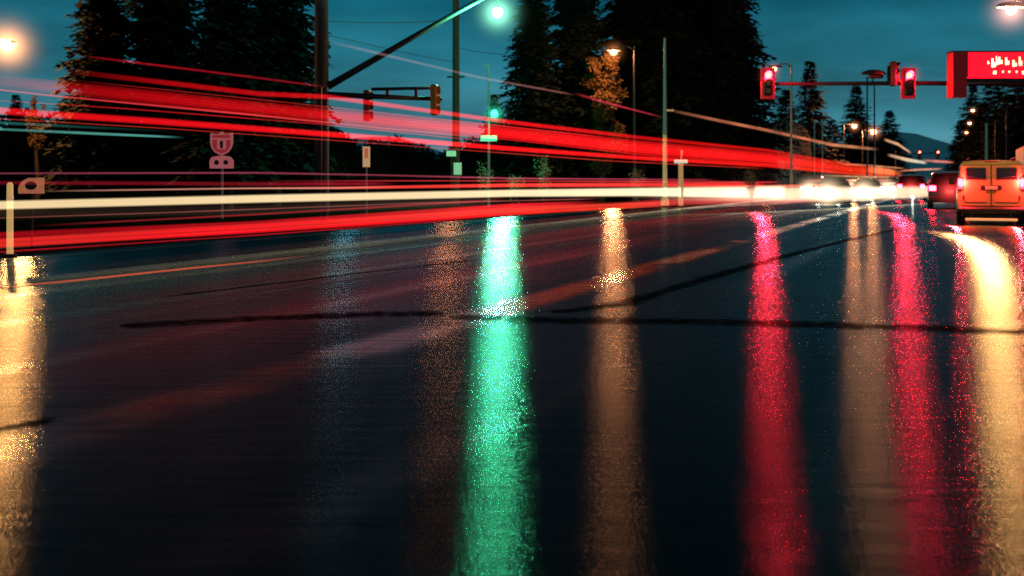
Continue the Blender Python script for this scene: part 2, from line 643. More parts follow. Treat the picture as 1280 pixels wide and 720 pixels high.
def soft_strip(name, pts, half, z, mat):
    """a stain-like strip that thins out to nothing at its ragged edges"""
    V, F, C = [], [], []
    for i, p in enumerate(pts):
        d = (Vector(pts[min(i + 1, len(pts) - 1)]) - Vector(pts[max(i - 1, 0)])).normalized()
        n = Vector((-d.y, d.x, 0))
        for e, c in ((-1.5, 0), (-.7, .75), (0, 1), (.7, .75), (1.5, 0)):
            h = half[i] * e
            V.append((p[0] + n.x * h, p[1] + n.y * h, z))
            C += [c] * 3 + [1]
    for i in range(len(pts) - 1):
        for k in range(4):
            F.append((5 * i + k, 5 * i + k + 1, 5 * i + k + 6, 5 * i + k + 5))
    mb = MB()
    mb.add(V, F)
    o = mb.build(name, mat)
    at_ = o.data.attributes.new('cover', 'FLOAT_COLOR', 'POINT')
    at_.data.foreach_set('color', C)
    if o.data.polygons[0].normal.z < 0:
        o.data.flip_normals()
    return struct(o)


def tar_material():
    m = bpy.data.materials.new('worn_tar')
    t, N, K = nt(m)
    out = N.new('ShaderNodeOutputMaterial')
    a = N.new('ShaderNodeAttribute')
    a.attribute_name = 'cover'
    tc = N.new('ShaderNodeTexCoord')
    no = N.new('ShaderNodeTexNoise')
    no.inputs['Scale'].default_value = 9
    no.inputs['Detail'].default_value = 5
    K.new(tc.outputs['Object'], no.inputs['Vector'])
    mr = N.new('ShaderNodeMapRange')
    mr.inputs['From Min'].default_value = .3
    mr.inputs['From Max'].default_value = .62
    mr.inputs['To Min'].default_value = .25
    mr.inputs['To Max'].default_value = .9
    K.new(no.outputs['Fac'], mr.inputs['Value'])
    mu = N.new('ShaderNodeMath')
    mu.operation = 'MULTIPLY'
    mu.use_clamp = True
    K.new(mr.outputs['Result'], mu.inputs[0])
    K.new(a.outputs['Fac'], mu.inputs[1])
    d = N.new('ShaderNodeBsdfDiffuse')
    d.inputs['Color'].default_value = (.004, .005, .006, 1)
    tr = N.new('ShaderNodeBsdfTransparent')
    mx = N.new('ShaderNodeMixShader')
    K.new(mu.outputs[0], mx.inputs[0])
    K.new(tr.outputs[0], mx.inputs[1])
    K.new(d.outputs[0], mx.inputs[2])
    K.new(mx.outputs[0], out.inputs['Surface'])
    return m


def kerbed(name, outline, h, mat):
    """a raised slab with real sides"""
    n = len(outline)
    V = [(p[0], p[1], 0.0) for p in outline] + [(p[0], p[1], h) for p in outline]
    F = [tuple(range(n, 2 * n))] + [(i, (i + 1) % n, n + (i + 1) % n, n + i) for i in range(n)]
    mb = MB()
    mb.add(V, F)
    o = mb.build(name, mat)
    return struct(o)


kerbed('kerb', [lane(KL, -60), lane(KL, 54), lane(KL + .18, 54), lane(KL + .18, -60)], .13, M['kerb'])
kerbed('pavement', [lane(KL + .18, -60), lane(KL + .18, 54), lane(KL + 2.6, 54), lane(KL + 2.6, -60)], .126, M['pavement'])
kerbed('verge', [lane(KL + 2.6, -60), lane(KL + 2.6, 54), lane(90, 54), lane(90, -60)], .12, M['ground'])
kerbed('kerb_far_side', [far(KR - .2, -12), far(KR, -12), far(KR, 500), far(KR - .2, 500)], .13, M['kerb'])
kerbed('pavement_far_side', [far(KR - 2.6, -12), far(KR - .2, -12), far(KR - .2, 500), far(KR - 2.6, 500)], .126, M['pavement'])

# paint
strip('edge_line', [lane(13.7, t) for t in (-30, 0, 20, 40, 52)], .06, .004, M['white_paint'])
for k, t in enumerate(range(-9, 50, 9)):
    strip('lane_dash', [lane(7.0, t), lane(7.0, t + 3)], .055, .004, M['white_paint'])
strip('centre_line', [lane(10.15, t) for t in (-30, 0, 20, 30, 56)], .05, .004, M['yellow_paint'])
strip('centre_line', [lane(10.40, t) for t in (-30, 0, 20, 30, 56)], .05, .004, M['yellow_paint'])
# tar seams and a crack
rs = random.Random(3)


def wob(p, a):
    return (p[0] + rs.uniform(-a, a), p[1] + rs.uniform(-a, a))


M['tar'] = tar_material()


def seam_from_px(pts, half, name='tar_seam', sub=16, amp=.007):
    P = []
    for (a, b) in zip(pts[:-1], pts[1:]):
        for k in range(sub):
            t = k / sub
            x, y = a[0] + (b[0] - a[0]) * t, a[1] + (b[1] - a[1]) * t
            Y = CAMZ * FPX / (y - HOR)
            P.append((gx(x, Y) + rs.uniform(-amp, amp), Y + rs.uniform(-amp, amp)))
    Hh = [half * rs.uniform(.7, 1.15) for _ in P]
    Hh[0] = Hh[-1] = half * .15
    return soft_strip(name, P, Hh, .005, M['tar'])


seam_from_px([(150, 408), (330, 398), (470, 393), (560, 392)], .17)
seam_from_px([(562, 396), (700, 401), (860, 402), (1010, 406), (1150, 410), (1420, 422)], .18)
seam_from_px([(690, 391), (780, 380), (850, 358), (960, 326), (1060, 300), (1130, 285)], .11)
seam_from_px([(-60, 541), (0, 536), (40, 530), (75, 521)], .045, 'road_crack', 7, .015)
seam_from_px([(200, 372), (420, 345), (640, 320)], .05, 'road_crack', 7, .03)

# far hills
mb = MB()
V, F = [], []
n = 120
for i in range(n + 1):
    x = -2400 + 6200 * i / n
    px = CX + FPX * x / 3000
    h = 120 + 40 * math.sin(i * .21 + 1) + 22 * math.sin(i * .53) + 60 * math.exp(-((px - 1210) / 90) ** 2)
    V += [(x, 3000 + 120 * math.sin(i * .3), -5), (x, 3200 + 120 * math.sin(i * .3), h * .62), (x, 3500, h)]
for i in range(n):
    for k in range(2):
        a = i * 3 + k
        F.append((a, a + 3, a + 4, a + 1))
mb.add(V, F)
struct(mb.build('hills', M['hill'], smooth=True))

# ------------------------------------------------------------------ trees
def conifer_mesh(seed, h, r, full=1.0, base=.12, spray=1.0, nb=330):
    """(trunk, crown) builders for a fir h tall with branches r long at the bottom"""
    g = random.Random(seed)
    tr = MB()
    pts = [(g.uniform(-.05, .05) * i, g.uniform(-.05, .05) * i, h * i / 7) for i in range(8)]
    tr.tube(pts, [max(.03, r * .075 * (1 - i / 7.2)) for i in range(8)], 9)
    cr = MB()
    lob = [g.uniform(.75, 1.2) for _ in range(9)]
    for b in range(nb):
        u = g.random() ** .82
        z = h * (base + (1 - base) * u)
        prof = (1 - u) ** .8 * (.90 + .10 * math.sin(u * 31 + seed)) + .03
        a = g.uniform(0, 2 * math.pi)
        ln = r * prof * g.uniform(.55, 1.15) * lob[int(a / (2 * math.pi) * 9) % 9] * full
        up = g.uniform(.02, .22) * (1 - u) + .35 * u
        d = Vector((math.cos(a), math.sin(a), up))
        side = Vector((-math.sin(a), math.cos(a), 0))
        p0 = Vector((0, 0, z))
        ns = max(4, int(ln * 9 * spray))
        for k in range(ns):
            t = (k + g.random()) / ns
            t = .12 + .88 * t
            droop = -.34 * ln * t * t
            p = p0 + d * (ln * t) + Vector((0, 0, droop))
            sl = (.26 + .50 * (1 - t * .6)) * (.5 + .5 * min(1, ln / 2)) * g.uniform(.7, 1.25)
            sgn = 1 if g.random() < .5 else -1
            dirv = (side * sgn * g.uniform(.5, 1.0) + d * g.uniform(.35, .9) + Vector((0, 0, g.uniform(-.55, .05)))).normalized()
            wv = dirv.cross(Vector((g.uniform(-.4, .4), g.uniform(-.4, .4), 1))).normalized() * (sl * g.uniform(.2, .36))
            hang = Vector((0, 0, -sl * g.uniform(.05, .25)))
            cr.add([p, p + dirv * sl * .45 + wv + hang * .3, p + dirv * sl + hang, p + dirv * sl * .5 - wv + hang * .6], [(0, 1, 2, 3)])
        br = r * .012 * (1 - u) + .006
        tr.cyl(p0, p0 + d * (ln * .75) + Vector((0, 0, -.34 * ln * .56)), br, br * .3, 4, False)
    return tr, cr


FIR = {}
for k, (hh, rr, nb) in enumerate([(17, 3.9, 1250), (18, 4.4, 1350), (16, 3.6, 1150)]):
    FIR[k] = conifer_mesh(20 + k, hh, rr, nb=nb)
FIRM = {k: None for k in FIR}
SMALL = {}
for k, (hh, rr, nb) in enumerate([(12, 2.3, 620), (12, 3.2, 700)]):
    SMALL[k] = conifer_mesh(40 + k, hh, rr, nb=nb, base=.06, spray=.8)
SMALLM = {k: None for k in SMALL}


def plant_fir(store, cache, k, px, topy, Y, label, needles='needles', widen=1.0, rz=0., name='fir_tree'):
    tr, cr = store[k]
    h0 = max(v[2] for v in cr.v)
    htop = CAMZ + (HOR - topy) / FPX * Y
    s = htop / h0
    root = thing(name, label, 'tree', (gx(px, Y), Y, 0.0), rz, 'tall firs along the road')
    if cache[k] is None:
        a = tr.build('trunk', M['bark'], root)
        b = cr.build('crown', M[needles], root)
        cache[k] = (a.data, b.data)
    else:
        for nm, me in zip(('trunk', 'crown'), cache[k]):
            o = bpy.data.objects.new(nm, me)
            col.objects.link(o)
            o.parent = root
    root.scale = (s * widen, s * widen, s)
    return root


firs = [
    (0, 128, -95, 41, 'tall dark fir at far left whose ragged branches reach toward the orange lamp', .95, .3),
    (1, 205, -150, 44, 'broad dark fir behind the route shield sign', 1.0, 1.7),
    (2, 285, -110, 40, 'dark fir between the shield sign and the thick wooden pole, nearer one', 1.05, 2.6),
    (0, 345, -170, 46, 'dark fir just left of the thick wooden pole', .95, 4.0),
    (1, 668, -45, 56, 'dark fir lit green beside the green-white lamp', .85, .9),
    (2, 718, -120, 60, 'narrow dark fir rising behind the amber lit tree', .8, 5.1),
    (1, 800, -190, 66, 'huge dark fir left of the bare grey pole, its top out of view', 1.0, 3.3),
    (0, 872, -170, 68, 'huge dark fir just right of the bare grey pole', 1.05, 2.2),
    (2, 915, -60, 74, 'dark fir at the right end of the big grove, beside the first red signal', 1.0, .2),
]
for k, px, ty, Y, lab, wd, rz in firs:
    plant_fir(FIR, FIRM, k, px, ty, Y, lab, 'needles', wd, rz)
smalls = [
    (0, 1012, 76, 150, 'slim pointed fir behind the left half of the mast arm', 1.4, .5),
    (0, 982, 112, 120, 'short dark fir left of the slim pointed fir', 1.7, 1.9),
    (1, 1070, 106, 230, 'broad pointed fir below the middle of the mast arm', 1.25, 1.1),
    (1, 1112, 138, 330, 'round topped dark tree left of the gap of pale sky', 1.5, 3.0),
    (0, 1040, 150, 200, 'low dark fir between the two pointed firs', 2.2, 4.0),
    (1, 1216, 104, 190, 'dark fir at the left edge of the grove beyond the van', 1.1, 2.0),
    (0, 1243, 86, 180, 'dark fir in the grove beyond the van, under the red sign', 1.7, 2.7),
    (1, 1274, 72, 160, 'dark fir at the right end of the grove beyond the van', 1.2, .7),
    (0, 1201, 150, 230, 'smallest fir at the foot of the grove beyond the van', 1.5, 3.3),
    (1, 1330, 70, 150, 'dark fir right of the grove beyond the van', 1.2, .1),
    (1, 1228, 128, 170, 'low broad fir filling the grove beyond the van, left part', 1.6, 1.3),
    (1, 1260, 118, 150, 'low broad fir filling the grove beyond the van, right part', 1.6, 2.3),
    (1, 1092, 160, 260, 'low broad fir beside the brighter of the two small lamps', 1.9, 5.3),
    (0, 20, 118, 62, 'low dark fir under the orange lamp at the far left', 1.35, .4),
]
for k, px, ty, Y, lab, wd, rz in smalls:
    plant_fir(SMALL, SMALLM, k, px, ty, Y, lab, 'needles2', wd, rz)


def broadleaf(px, topy, Y, halfw_px, mat, label, seed, nleaf=5200, leaf=.16, group=None, low=.25, name='broadleaf_tree'):
    g = random.Random(seed)
    H = CAMZ + (HOR - topy) / FPX * Y
    Rr = halfw_px / FPX * Y
    root = thing(name, label, 'tree', (gx(px, Y), Y, 0), 0, group)
    tr = MB()
    tr.tube([(0, 0, 0), (.05, 0, H * .25), (-.06, .04, H * .5), (.03, 0, H * .8)], [H * .024, H * .019, H * .013, H * .005], 9)
    cr = MB()
    cl = []
    for i in range(34):
        u = g.random()
        z = H * (low + (.97 - low) * u)
        rad = Rr * (math.sin(math.pi * min(1, (.16 + .84 * (1 - u)))) ** .6) * (1 - .35 * u)
        a = g.uniform(0, 6.283)
        q = math.sqrt(g.random()) * rad * .95
        c = Vector((q * math.cos(a), q * math.sin(a), z))
        cl.append((c, Rr * g.uniform(.18, .34)))
        tr.cyl((0, 0, max(H * .2, z - Rr * .9)), c, H * .006, H * .0015, 5, False)
    for i in range(nleaf):
        c, r0 = cl[int(g.random() * len(cl))]
        v = Vector((g.gauss(0, 1), g.gauss(0, 1), g.gauss(0, 1))).normalized() * (r0 * g.random() ** .4)
        p = c + v
        d = Vector((g.gauss(0, 1), g.gauss(0, 1), g.gauss(0, .6) - .4)).normalized() * leaf * g.uniform(.6, 1.3)
        wv = d.orthogonal().normalized() * leaf * .32
        cr.add([p, p + d * .5 + wv, p + d, p + d * .5 - wv], [(0, 1, 2, 3)])
    tr.build('trunk', M['bark'], root)
    cr.build('crown', M[mat], root)
    return root


broadleaf(752, 72, 57, 40, 'leaves', 'amber lit small tree right under the orange street lamp', 5, 11000, .20)
broadleaf(1098, 182, 300, 26, 'hedge', 'low dark tree at the foot of the pale sky gap', 6, 1500, .8)
broadleaf(46, 118, 45, 20, 'leaves', 'thin yellow lit tree at the far left beneath the orange lamp', 8, 800, .12, None, .55)

# the dark wood at the back: one mass
g = random.Random(11)
mb = MB()
ridge = []
for i in range(133):
    px = -420 + i * 10.85
    Y = 66 + 12 * (i / 140.0) + (0 if px < 900 else ((px - 900) / 100.0) ** 1.7 * 36) + 2.5 * math.sin(i * .37)
    ty = 150 + 9 * math.sin(i * .23) + 7 * math.sin(i * .71 + 1) + g.uniform(-4, 4) + (12 if px > 930 else 0) + (27 if 395 < px < 600 else 0)
    ridge.append((gx(px, Y), Y, CAMZ + (HOR - ty) / FPX * Y))
V, F = [], []
for (x, y, z) in ridge:
    V += [(x, y - 1.0, 0), (x, y - .8, z * .55), (x, y - .1, z * .86), (x, y + 1.0, z * .95), (x, y + 2, 0)]
for i in range(len(ridge) - 1):
    for k in range(4):
        a = i * 5 + k
        F.append((a, a + 5, a + 6, a + 1))
mb.add(V, F)
for i in range(26000):
    j = g.random() * (len(ridge) - 1)
    a, b = ridge[int(j)], ridge[int(j) + 1]
    t = j - int(j)
    x, y, z = (a[q] + (b[q] - a[q]) * t for q in range(3))
    u = g.random() ** .7
    p = Vector((x, y - 1.0 + u * .9 - g.random() * .6, z * u * 1.04))
    d = Vector((g.gauss(0, 1), g.gauss(0, 1), g.gauss(0, 1))).normalized() * g.uniform(.18, .48)
    wv = d.orthogonal().normalized() * d.length * .3
    mb.add([p, p + d * .5 + wv, p + d, p + d * .5 - wv], [(0, 1, 2, 3)])
o = mb.build('treeline', M['hedge'])
o['kind'] = 'stuff'
o['label'] = 'dark wood along the back of the verge'


def shrub(px, Y, topy, wpx, mat, label, seed, nl=900, leaf=.09):
    g = random.Random(seed)
    H = CAMZ + (HOR - topy) / FPX * Y
    Rr = wpx / FPX * Y / 2
    root = thing('shrub', label, 'shrub', (gx(px, Y), Y, .1), 0, 'pale shrubs lit by passing headlights')
    st, cr = MB(), MB()
    for k in range(9):
        a = g.uniform(0, 6.283)
        tip = Vector((Rr * .8 * math.cos(a) * g.random(), Rr * .8 * math.sin(a) * g.random(), H * g.uniform(.6, .95)))
        st.tube([(0, 0, 0), tip * .5 + Vector((.03, .02, .05)), tip], [.018, .012, .005], 5)
        for i in range(nl // 9):
            u = g.uniform(.3, 1.0)
            p = tip * u + Vector((g.gauss(0, .09), g.gauss(0, .09), g.gauss(0, .08)))
            d = Vector((g.gauss(0, 1), g.gauss(0, 1), g.gauss(0, .8))).normalized() * leaf * g.uniform(.6, 1.4)
            wv = d.orthogonal().normalized() * leaf * .3
            cr.add([p, p + d * .5 + wv, p + d, p + d * .5 - wv], [(0, 1, 2, 3)])
    st.build('stem', M['bark'], root)
    cr.build('foliage', M[mat], root)


shrub(680, 44, 190, 30, 'shrubleaf', 'tall pale shrub below the amber lit tree', 1)
shrub(642, 44, 205, 34, 'shrubleaf', 'low spreading pale shrub left of the tallest one', 2, 500)
shrub(797, 46, 209, 22, 'shrubleaf', 'small pale shrub just left of the bare grey pole', 3, 500)
shrub(940, 50, 210, 26, 'shrubleaf', 'pale shrub below the first red signal', 4, 600)
shrub(605, 43, 200, 30, 'shrubleaf', 'sparse pale shrub at the foot of the green signal post', 5, 400)

# ------------------------------------------------------------------ poles, lamps, signals, signs
def street_lamp(px, Y, lpx, lpy, label, lamp_mat, lens_r, halo_c=None, halo_k=.8, halo_r=1.6, pole_mat='steel', pole_r=.09, top_extra=.35, lamp_Y=None, z0=0.1, group='street lamps'):
    lY = lamp_Y or Y
    base = Vector((gx(px, Y), Y, z0))
    lp = at(lpx, lpy, lY) - base
    root = thing('street_lamp', label, 'street lamp', base, 0, group)
    top = lp.z + top_extra
    p = MB()
    p.cyl((0, 0, 0), (0, 0, top), pole_r, pole_r * .62, 14)
    p.cyl((0, 0, 0), (0, 0, .28), pole_r * 1.9, pole_r * 1.7, 14)
    p.build('pole', M[pole_mat], root, smooth=False)
    side = Vector((lp.x, lp.y, 0))
    L = side.length
    if L > .2:
        u = side / L
        a = MB()
        pts = [Vector((0, 0, top - .25)), u * (L * .3) + Vector((0, 0, top - .02)), u * (L * .7) + Vector((0, 0, lp.z + .28)), u * L * .95 + Vector((0, 0, lp.z + .22))]
        a.tube(pts, [.05, .045, .04, .035], 8)
        a.build('arm', M[pole_mat], root, smooth=True)
        ang = math.atan2(u.y, u.x)
    else:
        ang = 0
    h = MB()
    h.ball((0, 0, .10), .2, 16, 6, (1.9, .9, .62), -12, 90)
    h.box((-.36, 0, .15), (.24, .2, .12), 0, .03)
    hd = h.build('lamp_head', M['darksteel'], root, tuple(lp), True, ang)
    l = MB()
    l.ball((0, 0, 0), lens_r, 16, 10, (1, 1, .9))
    l.build('lens', M[lamp_mat], hd, (0, 0, 0), True)
    if LAMP[lamp_mat][0]:
        bulb(hd, (0, 0, 0), *LAMP[lamp_mat], lens_r)
    if halo_c:
        mm = halo(lamp_mat + '_mist', halo_c, halo_k, halo_r)  # emission bloom around the lamp
        b = MB()
        b.ball((0, 0, 0), halo_r, 20, 12)
        b.build('glow_halo', mm, hd, (0, 0, 0), True)  # bloom around the lamp, added as an emission ball
    return root


street_lamp(-70, 40, 9, 57, 'bright orange street lamp at the far left edge, above the low firs', 'orange', .26, (1, .42, .16), 6, 2.5)
street_lamp(767 + 26, 54.6, 767, 65, 'orange street lamp shining into the amber lit tree', 'orange_mid', .20, (1, .36, .1), 3, 1.3, pole_mat='darksteel')
street_lamp(1345, 25, 1264, 13, 'bright pinkish street lamp above the red sign at the far right', 'orange_near', .125, (1, .45, .36), 6, 1.3)
street_lamp(989, 62, 968, 86, 'orange street lamp peeking out behind the first red signal', 'orange_dim', .14, (1, .25, .16), 3, 1.0)
for (px, lpx, lpy, Y, lab, sz) in [
    (1258, 1216, 138, 110, 'highest and nearest of the four small lamps under the red sign', .17),
    (1244, 1212, 154, 142, 'second from the top of the four small lamps under the red sign', .20),
    (1236, 1208, 166, 180, 'third from the top of the four small lamps under the red sign', .23),
    (1230, 1207, 174, 210, 'lowest of the four small lamps under the red sign', .24),
    (1078, 1092, 165, 160, 'brighter of the two small lamps below the broad pointed fir', .48),
    (1055, 1068, 158, 150, 'fainter of the two small lamps below the broad pointed fir', .34),
]:
    street_lamp(px, Y, lpx, lpy, lab, 'orange_far' if px < 1100 else 'orange_dim', sz, (1, .34, .16), 2.4, sz * 6, pole_mat='darksteel', group='small far street lamps')

# the thick wooden pole with the long rising arm that carries the green-white lamp
PY = 37.0
root = thing('utility_pole', 'thick wooden pole with a long arm rising to the green-white lamp', 'pole', (gx(402, PY), PY, .1))
p = MB()
p.cyl((0, 0, 0), (0, 0, 12.4), .285, .23, 16)
p.build('pole', M['wood'], root, smooth=False)
tip = at(622, -13, PY + 3) - root.location
a0 = at(410, 108, PY) - root.location
a = MB()
a.tube([a0, a0.lerp(tip, .5) + Vector((0, 0, .03)), tip], [.14, .11, .09], 10)
a.build('arm', M['black'], root, smooth=True)
lp = at(622, 16, PY + 3) - root.location
h = MB()
h.cyl(tip, lp + Vector((0, 0, .16)), .05, .05, 10)
h.build('hanger', M['tealpole'], root)
h = MB()
h.ball((0, 0, .10), .17, 16, 6, (1.2, 1.0, .8), -12, 90)
hd = h.build('lamp_head', M['darksteel'], root, tuple(lp), True)
MB().ball((0, 0, 0), .22, 16, 10, (1, 1, .95)).build('lens', M['greenlamp'], hd, (0, 0, 0), True)
bulb(hd, (0, 0, 0), *LAMP['greenlamp'], .22)
MB().ball((0, 0, 0), 2.0, 20, 12).build('glow_halo', halo('green_halo', (.3, 1, .6), 5, 2.0), hd, (0, 0, 0), True)
MB().cyl((-.55, 0, 11.6), (.55, 0, 11.6), .05, .05, 8).build('crossarm', M['wood'], root)
hd = MB().ball((0, 0, 0), .2, 14, 6, (1.6, .9, .6), -10, 90).build('lamp_head', M['darksteel'], root, tuple(at(412, -34, PY - .6) - root.location), True)  # unseen lamp added for its bluish streak on the wet road
MB().ball((0, 0, -.12), .26, 12, 8).build('lens', M['added_bluelamp'], hd, (0, 0, 0), True)


def signal_head(root, c, yaw, lit_i, mats, lensr=.15, back=True, body='black', bp='black'):
    """three section head facing -Y after yaw; lit_i 0 top .. 2 bottom, None for unlit"""
    hd = MB()
    hd.box((0, 0, 0), (.36, .24, 1.08), 0, .04)
    for k in range(3):
        hd.hood((0, -.12, .34 - .34 * k), .168, .2)
    ho = hd.build('signal_head', M[body], root, c, False, yaw)
    if back:
        b = MB()
        b.box((0, .10, 0), (.62, .03, 1.36), 0, .012)
        b.build('backplate', M[bp], ho)
    for k in range(3):
        l = MB()
        l.cyl((0, -.121, .34 - .34 * k), (0, -.15, .34 - .34 * k), lensr, lensr * .9, 20)
        l.build('lens', M[mats] if k == lit_i else M['lens_off'], ho)
        if k == lit_i and mats in LAMP:
            bulb(ho, (0, -.24, .34 - .34 * k), *LAMP[mats], .13)
    return ho


# mast arm across the road with the two red signals
MY = 43.7
base = Vector((gx(1352, MY), MY, .1))
root = thing('signal_mast', 'long dark mast arm over the road carrying the red signals', 'signal mast', base)
az = at(0, 104, MY).z - base.z
MB().cyl((0, 0, 0), (0, 0, az + .5), .17, .13, 16).build('pole', M['darksteel'], root)
e = at(958, 105, MY) - base
MB().tube([(0, 0, az - .05), (e.x * .5, 0, az), (e.x, 0, e.z)], [.12, .10, .075], 12).build('arm', M['black'], root, smooth=True)
M['redback'] = surf('red_glow_backplate', (.3, .02, .03), .5, var=.2, scale=9, emit=.28, emitc=(1, .006, .03))  # red signal glow painted onto plate and face as emission
M['redhouse'] = surf('red_glow_housing', (.2, .015, .02), .5, var=.2, scale=9, emit=.20, emitc=(1, .006, .02))
for (px, py, lab) in [(960, 104, 'red traffic signal at the left end of the mast arm'), (1136, 104, 'red traffic signal under the sky gap, next to a dark side-on head')]:
    c = at(px, py, MY - .35)
    sroot = thing('traffic_light', lab, 'traffic light', c, 0, 'red signals on the mast arm')
    ho = signal_head(sroot, (0, 0, 0), R(-8), 0, 'sigred', .125, True, 'black', 'redback')
    t = MB()
    t.prism([(-.16, .18), (.16, .18), (.16, .52), (-.16, .52)], -.124, -.1205)
    t.build('red_section_face', M['redhouse'], ho)
    MB().cyl((0, .12, .0), (0, .45, .0), .03, .03, 8).build('bracket', M['darksteel'], sroot)
    MB().ball((0, 0, 0), .95, 18, 10).build('glow_halo', halo('red_halo', (1, .012, .035), 5, .95), sroot, (0, -.2, .34), True)
c = at(1116, 94, MY - .3)
sroot = thing('traffic_light', 'dark traffic signal seen from the side, left of the second red signal', 'traffic light', c, 0, None)
signal_head(sroot, (0, 0, .05), R(82), None, 'sigred', .125, False)
MB().box((0, .0, .05), (.5, .06, .72), 0, .02).build('backplate', M['black'], sroot)
MB().cyl((0, .05, -.3), (0, .28, -.3), .03, .03, 8).build('bracket', M['darksteel'], sroot)
c = at(1092, 93, MY - .25)
cam_ = thing('camera_hood', 'dark curved traffic camera hood on the mast arm', 'traffic camera', c)
MB().ball((0, 0, 0), .28, 16, 8, (2.0, .7, .75), 0, 90).build('hood', M['black'], cam_, smooth=True)
MB().box((.1, 0, -.10), (.62, .18, .16), 0, .04).build('housing', M['darksteel'], cam_)
MB().cyl((0, 0, -.12), (0, .2, -.34), .035, .035, 8).build('bracket', M['darksteel'], cam_)

# the mast arm at the left whose two heads are seen from the side
LY = 30.0
base = Vector((gx(406, 28.6), 28.6, .1))
root = thing('signal_mast', 'dark double mast arm reaching right from the thick wooden pole', 'signal mast', base)
a0, a1 = at(412, 118, 28.6) - base, at(552, 124, LY) - base
MB().cyl((0, 0, 0), (0, 0, a0.z + .2), .1, .09, 12).build('pole', M['darksteel'], root)
MB().tube([Vector((0, 0, a0.z)), a1], [.09, .06], 10).build('arm', M['darksteel'], root, smooth=True)
b0, b1 = at(464, 111.5, LY - .6) - base, at(541, 110, LY) - base
MB().tube([b0, b1], [.05, .05], 10).build('upper_arm', M['darksteel'], root, smooth=True)
for q in (484, 520):
    MB().cyl(at(q, 110, LY - .4) - base, at(q, 122, LY - .4) - base, .05, .05, 8).build('strut', M['darksteel'], root)
for (px, py, mat, yaw, lab) in [(459, 132, 'sidered', 84, 'pinkish red signal head seen from the side, nearer the thick wooden pole'),
                               (543, 125, 'yellow', 80, 'orange yellow signal head seen from the side at the arm end')]:
    sroot = thing('traffic_light', lab, 'traffic light', at(px, py, LY - .3), 0, 'side-on signal heads')
    hd = MB()
    hd.box((0, 0, 0), (.30, .19, .92), 0, .03)
    for k in range(3):
        hd.cyl((0, -.08, .29 - .29 * k), (0, -.16, .29 - .29 * k), .12, .125, 16, False)
    ho = hd.build('signal_head', M[mat], sroot, (0, 0, 0), False, R(yaw))
    for k in range(3):
        MB().cyl((0, -.082, .29 - .29 * k), (0, -.10, .29 - .29 * k), .11, .10, 16).build('lens', M['lens_off'], ho)
    MB().cyl((0, .04, .1), (0, .3, .1), .03, .03, 8).build('bracket', M['darksteel'], sroot)

# thin utility pole in the sky gap
UY = 50.0
root = thing('utility_pole', 'slim dark wooden pole standing in the blue sky gap', 'pole', (gx(570, UY), UY, .1))
MB().cyl((0, 0, 0), (0, 0, 12.5), .2, .16, 14).build('pole', M['wood'], root)
MB().box((0, -.1, 6.4), (.9, .08, .09), 0, .01).build('crossarm', M['wood'], root)
MB().box((0, -.1, 11.6), (2.2, .1, .12), 0, .01).build('crossarm', M['wood'], root)
hd = MB().ball((0, 0, 0), .22, 14, 6, (1.6, .9, .6), -10, 90).build('lamp_head', M['darksteel'], root, (-.75, -.5, 12.2), True)  # unseen lamp added to throw an orange streak onto the road
MB().ball((0, 0, -.2), .42, 14, 10).build('lens', M['orange_dim'], hd, (0, 0, 0), True)  # lens of the unseen added lamp
MB().cyl((0, 0, 12.25), (-.75, -.5, 12.3), .04, .03, 8).build('arm', M['darksteel'], root)


def wire(p, q, sag, label, r=.012):
    pts = []
    for k in range(17):
        t = k / 16
        v = p.lerp(q, t)
        v.z -= sag * 4 * t * (1 - t)
        pts.append(v)
    o = MB().tube(pts, r, 5).build('overhead_wire', M['black'])
    tag(o, label, 'wire', 'overhead wires')


wire(at(404, 26, PY), at(568, 24, 49.8), .12, 'upper wire strung between the thick pole and the slim pole', .015)
wire(at(404, 42, PY), at(568, 78, 49.8), .05, 'lower wire sloping from the thick pole down to the slim pole', .013)
wire(at(572, 60, 49.8), at(700, 64, 66), .3, 'wire running right from the slim pole into the firs', .014)

# green signal on its own slim post
GY = 45.0
root = thing('signal_post', 'slim pale post beside the green signal, street sign at mid height', 'signal post', (gx(611, GY), GY, .1))
topz = at(611, 82, GY).z - .1
MB().cyl((0, 0, 0), (0, 0, topz), .06, .045, 12).build('pole', M['tealpole'], root)
MB().box((-.12, 0, topz), (.3, .08, .06), 0, .015).build('cap', M['tealpole'], root)
sg = MB().box((0, -.07, at(0, 173, GY).z - .1), (.74, .02, .26), 0, .006).build('sign_blade', M['greensign'], root)
for k in range(5):
    MB().box((-.24 + .12 * k, -.083, at(0, 173, GY).z - .1), (.05, .004, .11), 0, 0).build('lettering', M['whitesign'], sg)
sroot = thing('traffic_light', 'glowing green traffic signal on the slim pale post', 'traffic light', at(618, 133, GY - .15))
ho = signal_head(sroot, (0, 0, 0), R(0), 2, 'siggreen', .145, False)
MB().cyl((-.05, .1, .1), (-.2, .15, .1), .03, .03, 8).build('bracket', M['darksteel'], sroot)
MB().ball((0, 0, 0), 1.1, 18, 10).build('glow_halo', halo('signal_green_halo', (.03, 1, .5), 4, 1.1), sroot, (0, -.2, -.34), True)

